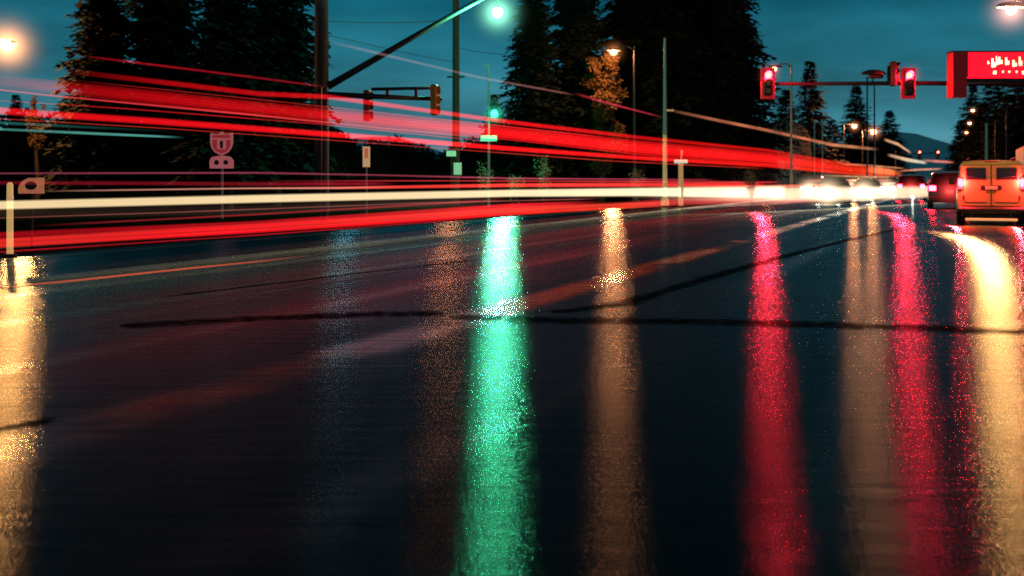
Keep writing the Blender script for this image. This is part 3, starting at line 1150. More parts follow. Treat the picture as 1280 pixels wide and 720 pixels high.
# bare grey pole right of centre
BY = 48.0
root = thing('lamp_pole', 'bare tapering grey pole with orange glow painted near its foot, no lamp in view', 'pole', (gx(831, BY), BY, .1))
tz = at(831, 50, BY).z
MB().cyl((0, 0, 0), (0, 0, 3.4), .115, .10, 14).build('lower_pole', M['orangepole'], root)
MB().cyl((0, 0, 3.4), (0, 0, tz), .10, .055, 14).build('upper_pole', M['tealpole'], root)
MB().box((.22, -.02, at(0, 138, BY).z - .1), (.42, .06, .09), 0, .01).build('bracket', M['orangepole'], root)
MB().cyl((0, 0, 0), (0, 0, .35), .2, .18, 14).build('base_cover', M['orangepole'], root)

for (px, ty, Y, mat, r, lab) in [
    (1018, 152, 88, 'tealpole', .07, 'thin grey post below the slim pointed fir, left of a pair'),
    (1028, 150, 88, 'tealpole', .07, 'thin grey post below the slim pointed fir, right of a pair'),
    (1084, 98, 95, 'darksteel', .10, 'thin dark pole below the camera hood'),
    (1093, 106, 100, 'darksteel', .10, 'thin dark pole rising behind the brighter small lamp'),
    (1233, 156, 70, 'tealpole', .11, 'grey pole rising behind the roof of the tan van'),
]:
    root = thing('post', lab, 'pole', (gx(px, Y), Y, 0), 0, 'thin posts along the far road')
    z = at(px, ty, Y).z
    MB().cyl((0, 0, 0), (0, 0, z), r, r * .7, 10).build('pole', M[mat], root)
    MB().cyl((0, 0, z), (0, 0, z + .12), r * 1.2, r * .5, 10).build('cap', M[mat], root)

# route shield sign
RY = 30.0
base = Vector((gx(277, RY), RY, .12))
root = thing('route_sign', 'pink glowing route shield sign with a small plate below it', 'road sign', base)
zc = at(277, 180, RY).z - base.z
MB().box((0, .04, (zc + .4) / 2), (.06, .05, zc + .4), 0, .008).build('post', M['steel'], root)


def shieldpoly(s):
    return [(x * s, z * s) for x, z in [(-.36, .36), (-.16, .32), (0, .37), (.16, .32), (.36, .36), (.37, .05), (.33, -.12), (.22, -.27), (0, -.38), (-.22, -.27), (-.33, -.12), (-.37, .05)]]


sh = MB().prism([(x, z + zc) for x, z in shieldpoly(.93)], -.012, .012).build('shield', M['shield'], root)
MB().prism([(x, z + zc - .02) for x, z in [(-.27, .15), (.27, .15), (.28, .03), (.25, -.10), (.16, -.2), (0, -.27), (-.16, -.2), (-.25, -.10), (-.28, .03)]], -.017, -.0125).build('shield_field', M['shieldred'], sh)
MB().prism([(x, z + zc) for x, z in [(-.27, .27), (.27, .27), (.27, .18), (-.27, .18)]], -.017, -.0125).build('shield_band', M['shieldred'], sh)
MB().prism([(x, z + zc) for x, z in [(-.13, -.16), (.14, -.16), (.14, .12), (-.13, .12)]], -.021, -.0175).build('number_patch', M['shield'], sh)
MB().prism([(x, z + zc) for x, z in [(-.035, -.13), (.045, -.13), (.045, .1), (-.02, .1), (-.05, .06)]], -.025, -.0215).build('number', M['shieldink'], sh)
z2 = at(277, 203, RY).z - base.z
pl = MB().prism([(x, z + z2) for x, z in [(-.36, -.18), (.36, -.18), (.36, .06), (.27, .17), (.1, .2), (-.1, .2), (-.3, .16), (-.36, .06)]], -.012, .012).build('plate', M['shield'], root)
for q in (-.15, .13):
    MB().ball((q, -.013, z2), .075, 12, 6, (1, .06, 1)).build('plate_mark', M['shieldink'], pl)

# narrow tan plate
base = Vector((gx(458, 34), 34, .12))
root = thing('marker_sign', 'narrow upright tan marker plate with a reddish top', 'road sign', base)
zc = at(0, 196, 34).z - base.z
MB().box((0, .04, zc / 2), (.05, .04, zc), 0, .006).build('post', M['steel'], root)
MB().box((0, 0, zc), (.25, .02, .70), 0, .008).build('plate', M['tanplate'], root)
MB().box((0, -.013, zc + .12), (.13, .004, .34), 0, 0).build('plate_mark', M['redplate'], root)

# bollard and the orange framed panel at the left edge
BY2 = 16.4
base = Vector((gx(12.5, BY2), BY2, 0.0))
b = MB()
zt = at(0, 228, BY2).z
root = thing('bollard', 'pale yellow post standing at the far left edge of the road', 'bollard', base)
MB().cyl((0, 0, 0), (0, 0, zt - .04), .052, .05, 14).cyl((0, 0, zt - .04), (0, 0, zt), .05, .03, 14).build('post', M['bollard'], root)
MB().cyl((0, 0, 0), (0, 0, .06), .11, .10, 14).build('base', M['rubber'], root)
MB().cyl((0, 0, zt - .30), (0, 0, zt - .22), .0535, .0535, 14).build('glowing_band', M['tanplate'], root)
OY = 17.2
base = Vector((gx(39, OY), OY, .12))
root = thing('panel_sign', 'small orange framed panel with a dark oval beside the yellow post', 'road sign', base)
zc = at(0, 232, OY).z - base.z
MB().cyl((0, .03, 0), (0, .03, zc), .02, .02, 8).build('post', M['darksteel'], root)
s = 1.0
fr = MB().prism([(x * .0138 * 1.0, z * .0138 + zc) for x, z in [(-16, -10), (16, -10), (16, 10), (-4, 9.5), (-12, 5), (-16, -2)]], -.01, .01).build('panel', M['orangeframe'], root)
MB().ball((0, -.012, zc), .10, 16, 6, (1.05, .03, .75)).build('dark_oval', M['shieldink'], fr)

# small signs and posts, headlight light painted on as emission
for (px, py, Y, wpx, hpx, mat, lab) in [
    (572, 211, 44, 10, 15, 'whitesign', 'small pale upright sign plate below the slim dark pole'),
    (564, 192, 46, 12, 7, 'whitesign', 'small pale flat plate above the upright sign plate'),
]:
    base = Vector((gx(px, Y), Y, .1))
    root = thing('small_sign', lab, 'road sign', base)
    zc = at(0, py, Y).z - base.z
    MB().cyl((0, .03, 0), (0, .03, zc), .025, .025, 8).build('post', M['darksteel'], root)
    MB().box((0, 0, zc), (wpx / FPX * Y, .02, hpx / FPX * Y), 0, .006).build('plate', M[mat], root)
UY2 = 47.0
base = Vector((gx(851, UY2), UY2, .1))
root = thing('street_name_post', 'tan post with a pale green street name blade on top', 'street sign', base)
zc = at(0, 204, UY2).z - base.z
MB().box((0, 0, zc / 2), (.22, .16, zc), 0, .02).build('post', M['orangepole'], root)
sg = MB().box((0, -.02, zc + .08), (.62, .03, .17), 0, .006).build('sign_blade', M['cyansign'], root)
for k in range(4):
    MB().box((-.18 + .12 * k, -.038, zc + .08), (.05, .004, .08), 0, 0).build('lettering', M['whitesign'], sg)
MB().box((.05, 0, zc + .55), (.1, .08, .14), 0, .02).build('push_button_unit', M['orangepole'], root)
MB().cyl((.0, 0, zc + .1), (.05, 0, zc + .5), .03, .03, 8).build('upper_post', M['orangepole'], root)

# red lit sign over the road at the far right
SY = 43.0
base = Vector((gx(1358, SY), SY - .4, .1))
root = thing('illuminated_sign', 'red lit sign box with glowing letters and a tall dark red end panel', 'sign', base)


def rel(px, py):
    v = at(px, py, SY) - base
    return v


def boxpx(mb, x0, y0, x1, y1, dep, dy=0., ch=.02):
    a, b = rel(x0, y1), rel(x1, y0)
    mb.box(((a.x + b.x) / 2, .4 + dy, (a.z + b.z) / 2), (abs(b.x - a.x), dep, abs(b.z - a.z)), 0, ch)
    return mb


zt = rel(0, 66).z
MB().cyl((0, .5, 0), (0, .5, zt), .16, .14, 14).build('pole', M['darksteel'], root)
boxpx(MB(), 1207.5, 66.5, 1372, 98, .5).build('sign_box', M['signred'], root)
tx = boxpx(MB(), 1187, 66, 1204.5, 122.5, .62, -.02).build('end_panel', M['signdark'], root)
boxpx(MB(), 1204.5, 66, 1207.3, 97, .5, .02).build('joint_strip', M['black'], root)
boxpx(MB(), 1206, 98.3, 1372, 104, .45).build('lower_beam', M['darksteel'], root)
boxpx(MB(), 1186, 64.5, 1372, 66, .56, 0, .005).build('top_trim', M['darksteel'], root)
L1 = MB()
gl = random.Random(5)
xs = [(1231, 1233, 77, 81), (1236, 1241, 74, 85), (1241.5, 1244, 71, 82), (1244.5, 1249, 72, 81), (1253, 1257.5, 73, 82), (1262, 1267, 76, 84), (1270, 1273.5, 72, 83), (1277, 1281, 75, 82), (1285, 1290, 74, 84), (1293, 1297, 73, 82), (1300, 1305, 74, 84)]
for (x0, x1, y0, y1) in xs:
    q = MB()
    # an unreadable glowing letter: an upright with a bowl
    boxpx(q, x0, y0, x0 + (x1 - x0) * .42, y1, .02, -.262, .003)
    boxpx(q, x0 + (x1 - x0) * .43, y0 + (y1 - y0) * .45, x1, y1 - .4, .02, -.262, .003)
    q.build('letter', M['signtext'], root)
for x0 in (1238, 1249, 1257, 1266, 1274, 1283, 1292):
    boxpx(MB(), x0, 89.5, x0 + (3.6 if x0 in (1238, 1274) else 2), 93.5 if x0 in (1238, 1274) else 91.5, .02, -.262, .003).build('letter', M['signtext'], root)

# ------------------------------------------------------------------ vehicles
def ring(y, zb, zbelt, zt, wb, wt):
    """half ring, bottom centre to top centre"""
    e = min(.10, max(.01, (zt - zbelt) * .3))
    return [(0, y, zb), (wb * .86, y, zb), (wb * .98, y, zb + .10), (wb, y, zb + (zbelt - zb) * .55), (wb * .975, y, zbelt), (wt + (wb * .975 - wt) * .10, y, zt - e), (wt * .9, y, zt - e * .15), (wt * .45, y, zt), (0, y, zt)]


def loft(stations):
    mb = MB()
    rings = []
    for s in stations:
        h = ring(*s)
        full = h + [(-x, y, z) for (x, y, z) in reversed(h[1:-1])]
        rings.append(full)
    n = len(rings[0])
    V = [p for r_ in rings for p in r_]
    F = []
    for i in range(len(rings) - 1):
        for k in range(n):
            F.append((i * n + k, i * n + (k + 1) % n, (i + 1) * n + (k + 1) % n, (i + 1) * n + k))
    F.append(tuple(range(n)))
    F.append(tuple(range(len(V) - 1, len(V) - n - 1, -1)))
    mb.add(V, F)
    return mb


def wheels(root, W, ys, r=.33, wd=.2):
    for y in ys:
        for s in (-1, 1):
            x = s * (W / 2 - wd / 2 - .01)
            wo_ = MB()
            wo_.cyl((x - wd / 2, y, r), (x + wd / 2, y, r), r * .97, r * .97, 24).cyl((x - wd / 2 + .03, y, r), (x + wd / 2 - .03, y, r), r, r, 24)
            t = wo_.build('wheel', M['rubber'], root)
            m = MB()
            xo = x + s * (wd / 2 + .004)
            m.cyl((xo - s * .02, y, r), (xo, y, r), r * .62, r * .58, 20)
            for k in range(5):
                a = 2 * math.pi * k / 5
                m.box((xo + s * .008, y + math.cos(a) * r * .3, r + math.sin(a) * r * .3), (.012, .05, .05))
            m.build('rim', M['rim'], t)


def quad(a, b, c, d, off=(0, 0, 0), th=.006):
    o = Vector(off)
    P = [Vector(p) + o for p in (a, b, c, d)]
    n = (P[1] - P[0]).cross(P[2] - P[0]).normalized() * th
    mb = MB()
    mb.add(P + [p - n for p in P], [(0, 1, 2, 3), (7, 6, 5, 4), (0, 4, 5, 1), (1, 5, 6, 2), (2, 6, 7, 3), (3, 7, 4, 0)])
    return mb


def car(label, px, Y, paint, rear=True, suv=False, on_tail='tailred', on_head='headwhite', yaw=None, group=None, bright=0):
    """a car; rear=True: its tail faces the camera"""
    yaw = (-TH if rear else math.pi - TH) if yaw is None else yaw
    W, H = (1.88, 1.72) if suv else (1.78, 1.45)
    zb, belt = (.30, 1.05) if suv else (.22, .90)
    L = 4.5
    root = thing('car', label, 'car', (gx(px, Y), Y, .0), yaw, group)
    w2 = W / 2
    if suv:
        st = [(0, zb + .12, belt - .12, belt - .02, w2 * .93, w2 * .8), (.06, zb, belt, belt + .05, w2 * .97, w2 * .84), (.32, zb, belt, H - .05, w2, w2 * .76), (.9, zb, belt, H, w2, w2 * .8), (2.0, zb, belt, H, w2, w2 * .8), (2.5, zb, belt, H - .06, w2, w2 * .78), (3.25, zb, belt, belt + .06, w2, w2 * .86), (4.1, zb, belt - .06, belt - .02, w2 * .97, w2 * .85), (4.42, zb + .05, belt - .15, belt - .12, w2 * .9, w2 * .8), (L, zb + .15, belt - .3, belt - .27, w2 * .8, w2 * .7)]
    else:
        st = [(0, zb + .14, belt - .14, belt - .05, w2 * .92, w2 * .8), (.07, zb, belt - .02, belt + .02, w2 * .96, w2 * .84), (.62, zb, belt, belt + .10, w2, w2 * .84), (1.15, zb, belt, H - .03, w2, w2 * .74), (1.7, zb, belt, H, w2, w2 * .76), (2.2, zb, belt, H - .04, w2, w2 * .74), (3.05, zb, belt, belt + .05, w2, w2 * .84), (4.1, zb, belt - .10, belt - .06, w2 * .96, w2 * .82), (4.42, zb + .05, belt - .2, belt - .17, w2 * .88, w2 * .76), (L, zb + .13, belt - .32, belt - .29, w2 * .78, w2 * .66)]
    autosmooth(loft(st).build('body', M[paint], root), 35)
    if suv:
        rw = ((-w2 * .74, .055, belt + .07), (w2 * .74, .055, belt + .07), (w2 * .68, .29, H - .12), (-w2 * .68, .29, H - .12))
        fw = ((w2 * .76, 3.22, belt + .10), (-w2 * .76, 3.22, belt + .10), (-w2 * .68, 2.56, H - .12), (w2 * .68, 2.56, H - .12))
        sy = (.55, 2.7)
    else:
        rw = ((-w2 * .72, .66, belt + .13), (w2 * .72, .66, belt + .13), (w2 * .64, 1.12, H - .08), (-w2 * .64, 1.12, H - .08))
        fw = ((w2 * .74, 3.0, belt + .09), (-w2 * .74, 3.0, belt + .09), (-w2 * .65, 2.27, H - .09), (w2 * .65, 2.27, H - .09))
        sy = (1.0, 2.75)
    quad(*rw, off=(0, -.012, .012)).build('rear_window', M['glass'], root)
    quad(*fw, off=(0, .012, .016)).build('windscreen', M['glass'], root)
    for s in (-1, 1):
        a, b = sy
        xo, xi = s * (w2 * .985), s * (w2 * .83)
        q = quad((xo, a, belt + .04), (xo, b, belt + .04), (xi, b - .5, H - .13), (xi, a + .25, H - .13), off=(s * .006, 0, 0))
        q.build('side_window', M['glass'], root)
        tl = MB().box((s * w2 * .76, .0, belt - .10), (.30, .06, .15 if not suv else .22), 0, .02)
        tl.build('tail_light', M[on_tail] if on_tail else M['sidered'], root)
        hl = MB().ball((s * w2 * .62, L - .05, belt - .32), .11, 12, 8, (1.5, .7, .7))
        hl = hl.build('headlight', M[on_head] if on_head else M['chrome'], root)
        MB().box((s * (w2 + .09), 2.75, belt + .06), (.18, .08, .12), 0, .03).build('mirror', M[paint], root)
        if bright:
            bulb(hl, (s * w2 * .62, L + .12, belt - .32), bright, (.92, 1, .80), .13)
    MB().box((0, .0, zb + .16), (W * .9, .12, .22), 0, .04).build('bumper', M['black'], root)
    MB().box((0, -.035, belt - .26), (.31, .015, .15), 0, .003).build('licence_plate', M['plate'], root)
    MB().box((0, L + .01, zb + .14), (W * .7, .10, .20), 0, .04).build('grille', M['black'], root)
    wheels(root, W, (.85, 3.55), .34 if suv else .31)
    if not rear:
        MB().ball((0, 0, 0), 2.2, 18, 10).build('glow_halo', M['headhalo'], root, (0, L + .5, .62), True)
    else:
        MB().ball((0, 0, 0), 1.5, 18, 10).build('glow_halo', M['tailhalo'], root, (0, -.4, .85), True)
    return root


def van():
    Y = 28.4
    W, H = 1.80, 1.86
    root = thing('van', 'tan van with twin dark rear windows and lit brake lights at the far right', 'van', (gx(1239, Y), Y, 0), -TH)
    w2 = W / 2
    zb, belt = .34, 1.12
    st = [(0, zb + .04, belt, H - .10, w2 * .955, w2 * .83), (.05, zb, belt, H - .03, w2 * .985, w2 * .86), (.16, zb, belt, H, w2, w2 * .87), (2.8, zb, belt, H, w2, w2 * .87), (3.3, zb, belt, H - .06, w2, w2 * .84), (4.05, zb, belt, belt + .08, w2, w2 * .86), (4.65, zb, belt - .08, belt - .02, w2 * .96, w2 * .84), (4.85, zb + .1, belt - .25, belt - .2, w2 * .88, w2 * .76)]
    autosmooth(loft(st).build('body', M['tan'], root), 30)
    for s in (-1, 1):
        d = MB().box((s * w2 * .43, -.012, (zb + .16 + H - .14) / 2 + .02), (w2 * .84, .035, H - zb - .36), 0, .015)
        do = d.build('rear_door', M['tan'], root)
        MB().box((s * w2 * .44, -.033, 1.47), (w2 * .60, .012, .34), 0, .005).build('window_seal', M['black'], do)
        MB().box((s * w2 * .44, -.042, 1.47), (w2 * .54, .012, .29), 0, .004).build('window', M['glass'], do)
        MB().box((s * .10, -.042, 1.02), (.05, .035, .16), 0, .01).build('handle', M['black'], do)
        MB().box((s * w2 * .80, -.034, .80), (.05, .03, .10), 0, .008).build('hinge', M['black'], do)
        MB().box((s * w2 * .45, -.032, .66), (w2 * .66, .010, .02), 0, 0).build('crease', M['black'], do)
        tl = MB().box((s * w2 * .885, -.016, 1.19), (.155, .07, .36), 0, .02).build('tail_light', M['sidered'], root)
        MB().ball((s * w2 * .885, -.05, 1.22), .07, 14, 8, (1.0, .3, 1.15)).build('brake_lamp', M['brakered'], tl)
        MB().ball((0, 0, 0), .55, 16, 8).build('glow_halo', M['brakehalo'], tl, (s * w2 * .885, -.1, 1.22), True)
        bulb(tl, (s * w2 * .885, -.12, 1.22), 2600, (1, .016, .026), .07)
        # side glass
        q = quad((s * w2 * .985, 2.0, belt + .06), (s * w2 * .985, 3.75, belt + .06), (s * w2 * .87, 3.25, H - .16), (s * w2 * .87, 2.0, H - .16), off=(s * .012, 0, 0))
        q.build('side_window', M['glass'], root)
        MB().box((s * (w2 + .11), 3.6, belt + .15), (.2, .1, .22), 0, .03).build('mirror', M['black'], root)
        MB().ball((s * w2 * .62, 4.78, .75), .11, 12, 8, (1.4, .7, .8)).build('headlight', M['headwhite'], root)
        MB().box((s * w2 * .66, .9, H + .06), (.04, 1.9, .035), 0, .01).build('roof_rail', M['darksteel'], root)
    MB().box((0, .035, H - .03), (.34, .05, .04), 0, .01).build('high_brake_light', M['sidered'], root)
    MB().box((0, -.026, 1.12), (.012, .02, 1.3), 0, 0).build('door_seam', M['black'], root)
    for s in (-1, 1):
        MB().box((s * w2 * .8, -.165, .47), (.16, .012, .05), 0, .004).build('reflector', M['sidered'], root)
        MB().tube([(s * .12, -.055, 1.31), (s * .3, -.057, 1.36), (s * .62, -.055, 1.40)], .009, 5).build('wiper', M['black'], root)
    MB().box((0, -.036, 1.08), (.56, .03, .13), 0, .01).build('plate_recess', M['black'], root)
    MB().box((0, -.056, 1.075), (.31, .012, .10), 0, .003).build('licence_plate', M['plate'], root)
    MB().box((0, -.06, .44), (W * .97, .20, .17), 0, .05).build('bumper', M['darksteel'], root)
    MB().box((0, -.13, .17), (1.34, .08, .075), 0, .02).build('road_glow_bar', M['roadglow'], root)  # glowing bar added in place of the lit road under the bumper
    for s in (-1, 1):
        MB().box((s * .5, -.05, .28), (.05, .14, .2), 0, .01).build('glow_bar_bracket', M['black'], root)
    MB().box((0, .5, .27), (W * .86, .8, .12), 0, .03).build('underbody', M['black'], root)
    wheels(root, W, (.8, 3.9), .34, .22)


M['roadglow'] = surf('road_glow_surface', (.6, .38, .16), .35, var=.15, scale=6, emit=.5, emitc=(1, .55, .2))
van()

# box truck, only its left rear corner is in view
def truck():
    c = lane(-3.25, 35.4)
    root = thing('box_truck', 'tan box truck cut off by the right edge, beside the van', 'truck', (c.x, c.y, 0), -TH)
    MB().box((0, 2.1, 1.62), (2.2, 4.2, 1.55), 0, .04).build('cargo_box', M['tan2'], root)
    MB().box((0, 2.6, .68), (.9, 5.4, .22), 0, .03).build('chassis', M['black'], root)
    st = [(4.3, .5, 1.25, 1.95, .95, .8), (4.6, .45, 1.25, 2.05, 1.0, .84), (5.3, .45, 1.25, 2.0, 1.0, .82), (5.9, .45, 1.2, 1.32, 1.0, .86), (6.4, .5, 1.05, 1.12, .96, .82), (6.6, .6, .9, .95, .86, .75)]
    autosmooth(loft(st).build('cab', M['tan2'], root), 35)
    quad((.74, 5.86, 1.36), (-.74, 5.86, 1.36), (-.66, 5.36, 1.9), (.66, 5.36, 1.9), off=(0, .015, .015)).build('windscreen', M['glass'], root)
    for s in (-1, 1):
        MB().box((s * .95, -.03, .74), (.2, .05, .12), 0, .02).build('tail_light', M['tailred'], root)
        MB().box((s * .55, -.02, 1.62), (1.06, .03, 1.45), 0, .015).build('rear_door', M['tan2'], root)
    MB().box((0, -.04, .55), (2.1, .1, .12), 0, .02).build('bumper', M['black'], root)
    wheels(root, 2.1, (.95, 5.4), .40, .26)


truck()
car('dark car waiting just ahead of the tan van', 1187, 45, 'darkpaint', True, True, 'tailred')
car('dark red car with lit tail lights in the lane left of the van', 1139, 66, 'redpaint', True, True, 'tailred')
car('silver oncoming car with white headlights left of the dark red car', 1086, 72, 'silver', False, False)
car('oncoming car with headlights under the pale sky gap', 1112, 98, 'darkpaint', False, True)
car('farther oncoming car with headlights between the two queues', 1150, 104, 'silver', False, False, bright=4500)
car('far car with tail lights at the end of the queue', 1162, 120, 'darkpaint', True, False)
car('farthest car with tail lights, near where the road vanishes', 1170, 170, 'redpaint', True, True)
car('oncoming car with headlights left of the silver one', 1046, 60, 'darkpaint', False, False)

car('far oncoming car with headlights at the left of the distant cluster', 1020, 88, 'silver', False, True)
car('far oncoming car with headlights near the foot of the broad pointed fir', 1068, 112, 'silver', False, False)
car('tiny oncoming car with headlights where the road vanishes', 1128, 160, 'darkpaint', False, True)
car('tiny car with tail lights just left of the vanishing point', 1146, 190, 'silver', True, False)
car('distant red car with tail lights, two ahead of the tan van', 1178, 84, 'redpaint', True, False)

# distant signals
base = Vector((gx(1120, 150), 150, .1))
root = thing('signal_mast', 'small far mast arm with tiny red signals in the pale gap', 'signal mast', base)
zz = at(0, 192, 150).z - .1
MB().cyl((0, 0, 0), (0, 0, zz + .4), .14, .1, 10).build('pole', M['darksteel'], root)
MB().tube([(0, 0, zz), (gx(1176, 150) - base.x, 0, zz + .1)], .07, 8).build('arm', M['darksteel'], root)
for px, lab in ((1149, 'tiny far red signal, left of the pair in the pale gap'), (1172, 'tiny far red signal, right of the pair in the pale gap')):
    sroot = thing('traffic_light', lab, 'traffic light', at(px, 193, 149.6), 0, 'far red signals')
    ho = signal_head(sroot, (0, 0, 0), 0, 0, 'sigredfar', .17, True, 'black', 'black')

# ------------------------------------------------------------------ light trails of the passing traffic
def lerp_pts(pts, px):
    if px <= pts[0][0]:
        return pts[0][1:]
    for a, b in zip(pts[:-1], pts[1:]):
        if px <= b[0]:
            t = (px - a[0]) / (b[0] - a[0])
            return tuple(u + (v - u) * t for u, v in zip(a[1:], b[1:]))
    return pts[-1][1:]


PROF = [(-1.0, 0.0), (-.82, .25), (-.55, .85), (-.2, 1.0), (.2, 1.0), (.55, .85), (.82, .25), (1.0, 0.0)]


STRANDS = [(-1.0, 0.0), (-.93, .5), (-.80, .62), (-.72, .2), (-.62, .75), (-.48, .95), (-.40, .6), (-.30, 1.0), (-.08, 1.05), (.02, .7), (.12, 1.0), (.34, .92), (.42, .5), (.52, .8), (.66, .7), (.74, .25), (.84, .5), (.94, .35), (1.0, 0.0)]
CORE = [(-1.0, 0.0), (-.86, .3), (-.66, .85), (-.45, 1.08), (-.2, .95), (.0, 1.05), (.2, .92), (.45, 1.1), (.66, .8), (.86, .28), (1.0, 0.0)]
TWIN = [(-1.0, 0.0), (-.85, .45), (-.6, 1.0), (-.2, .95), (-.05, .6), (.1, .85), (.35, 1.05), (.6, .8), (.85, .3), (1.0, 0.0)]


def trail(label, path, heights, colour, prof=PROF, fade=(0.05, 0.05), flick=.12, seed=0, n=90):
    """a glowing band hanging over the road: path = points on the ground along which the lamp went,
    heights = (share of the path, centre height, half thickness, brightness)"""
    g = random.Random(seed)
    seg = [0]
    for a, b in zip(path[:-1], path[1:]):
        seg.append(seg[-1] + (Vector(b) - Vector(a)).length)
    tot = seg[-1]
    V, F, C = [], [], []
    ph = g.uniform(0, 6)
    for i in range(n + 1):
        t = i / n
        d = t * tot
        k = 0
        while k < len(seg) - 2 and d > seg[k + 1]:
            k += 1
        u = (d - seg[k]) / (seg[k + 1] - seg[k])
        p = Vector(path[k]).lerp(Vector(path[k + 1]), u)
        z, hw, br = lerp_pts(heights, t)
        q = min(1, t / fade[0] if fade[0] else 1) * min(1, (1 - t) / fade[1] if fade[1] else 1)
        q = q * q * (3 - 2 * q)
        br *= q * (1 + flick * (math.sin(t * 61 + ph) * .5 + math.sin(t * 23 + ph * 2) * .5))
        for (s, e) in prof:
            V.append((p.x, p.y, z + s * hw))
            C.append(tuple(c * br * e for c in lerp_pts(colour, t)) + (1,))
    m = len(prof)
    for i in range(n):
        for k in range(m - 1):
            F.append((i * m + k, (i + 1) * m + k, (i + 1) * m + k + 1, i * m + k + 1))
    mb = MB()
    mb.add(V, F)
    o = mb.build('light_trail', M['trail'])
    at_ = o.data.attributes.new('glow', 'FLOAT_COLOR', 'POINT')
    at_.data.foreach_set('color', [x for c in C for x in c])
    tag(o, label, 'light trail', 'light trails of passing traffic')
    return o


def lane_trail(label, L, pts, colour, **kw):
    """a trail kept to one lane, L metres to the left: pts = (column, row, half thickness in rows, brightness) along the lane"""
    if pts[0][0] < 1:      # the lamp came from well outside the frame
        p0 = pts[0]
        y0, y1 = lane_depth(L, p0[0]), lane_depth(L, -1700)
        pts = [(-1700, HOR - (HOR - p0[1]) * y0 / y1, p0[2] * y0 / y1, p0[3])] + list(pts)
    path, hs = [], []
    Ys = []
    for (px, py, hw, br) in pts:
        Y = lane_depth(L, px)
        Ys.append(Y)
        path.append(Vector((gx(px, Y), Y, 0)))
    tot = sum((b - a).length for a, b in zip(path[:-1], path[1:]))
    d = 0
    for i, (px, py, hw, br) in enumerate(pts):
        if i:
            d += (path[i] - path[i - 1]).length
        hs.append((d / tot, CAMZ + (HOR - py) / FPX * Ys[i], hw / FPX * Ys[i], br))
    return trail(label, path, hs, colour, **kw)


def free_trail(label, pts, colour, **kw):
    path, hs = [], []
    for (px, py, hw, br, Y) in pts:
        path.append(Vector((gx(px, Y), Y, 0)))
    tot = sum((b - a).length for a, b in zip(path[:-1], path[1:]))
    d = 0
    for i, (px, py, hw, br, Y) in enumerate(pts):
        if i:
            d += (path[i] - path[i - 1]).length
        hs.append((d / tot, CAMZ + (HOR - py) / FPX * Y, hw / FPX * Y, br))
    return trail(label, path, hs, colour, **kw)


RED = [(0, 1, .005, .012), (.4, 1, .012, .008), (.7, 1, .045, .008), (1, 1, .16, .05)]
CRIM = [(0, 1, .004, .03), (1, 1, .02, .05)]
CREAM = [(0, 1, .72, .36), (.5, 1, .8, .5), (1, 1, .76, .52)]

lane_trail('thin red light streak, topmost of the three bright upper ones', 9.6, [(80, 88, 4, .28), (320, 117, 4, .42), (410, 121, 3.6, .6), (640, 153, 3.2, .9), (800, 172, 2.8, .6), (960, 188, 2.2, .55), (1040, 202, 2, .5), (1120, 214, 1.4, .4)], RED, fade=(.01, .1), seed=1)
lane_trail('broad red light streak, middle of the three bright upper ones', 9.8, [(-160, 85, 9, .05), (50, 107, 8.5, .08), (75, 109, 8.5, .26), (140, 116, 9, .42), (320, 135, 8.4, .56), (480, 151, 8.4, .78), (640, 167, 9, 1.05), (800, 185, 9.5, 1.2), (960, 198, 8, 1.2), (1060, 211, 5.5, 1.0), (1130, 218, 3, .8)], RED, prof=STRANDS, fade=(.01, .12), seed=2, n=140)
lane_trail('hair-thin pinkish light streak just under the broad upper one', 9.9, [(-160, 94, 1.6, .3), (60, 119, 1.6, .5), (320, 144, 1.6, .75), (480, 160.5, 1.4, .6), (640, 176, 1.2, .5)], [(0, 1, .04, .06), (1, 1, .06, .05)], fade=(.01, .2), seed=3)
lane_trail('red light streak, lowest of the three bright upper ones', 9.7, [(-160, 126, 5.5, .8), (0, 139, 5.5, .8), (160, 149, 5.2, .85), (320, 161, 4.6, .95), (480, 173, 4, 1.1), (640, 186, 3.5, 1.2), (800, 197.5, 3, 1.0), (960, 207, 2.6, .9), (1060, 217, 2, .7), (1120, 221, 1.6, .5)], RED, fade=(.01, .1), seed=4)
lane_trail('faint crimson hairline streak above the three bright upper ones', 9.5, [(95, 69, 1.8, .10), (160, 77, 1.8, .28), (320, 97, 1.8, .22), (410, 109, 1.6, .16)], CRIM, fade=(.1, .1), seed=5)
lane_trail('pale pink hairline streak crossing the blue sky gap', 9.4, [(395, 48, 2.8, .05), (470, 66, 2.4, .12), (600, 97, 2.0, .12), (720, 119, 1.6, .20)], [(0, 1, .5, .5), (.6, 1, .5, .45), (1, 1, .2, .15)], fade=(.1, .1), seed=6)
lane_trail('thin pink streak sloping down to the bare grey pole', 9.4, [(716, 116, 2.0, .15), (760, 129, 1.8, .5), (830, 147, 1.2, .2)], [(0, 1, .04, .09), (1, 1, .06, .09)], fade=(.1, .2), seed=7)
free_trail('thin orange tan streak right of the bare grey pole', [(834, 137, 2.2, .30, 46), (900, 151, 2.4, .42, 52), (960, 163, 2.4, .45, 60), (1000, 172, 2.2, .5, 68), (1040, 181, 2.6, .55, 78), (1100, 187, 2.2, .4, 90)], [(0, 1, .33, .16), (.5, 1, .25, .10), (1, 1, .45, .22)], fade=(.06, .1), flick=.4, seed=8)
free_trail('short orange streak dropping toward the far traffic', [(1104, 174, 2.2, .5, 95), (1122, 180, 2.4, .8, 105), (1140, 192, 2.0, .6, 120)], [(0, 1, .5, .26), (1, 1, .5, .3)], fade=(.1, .2), seed=9)
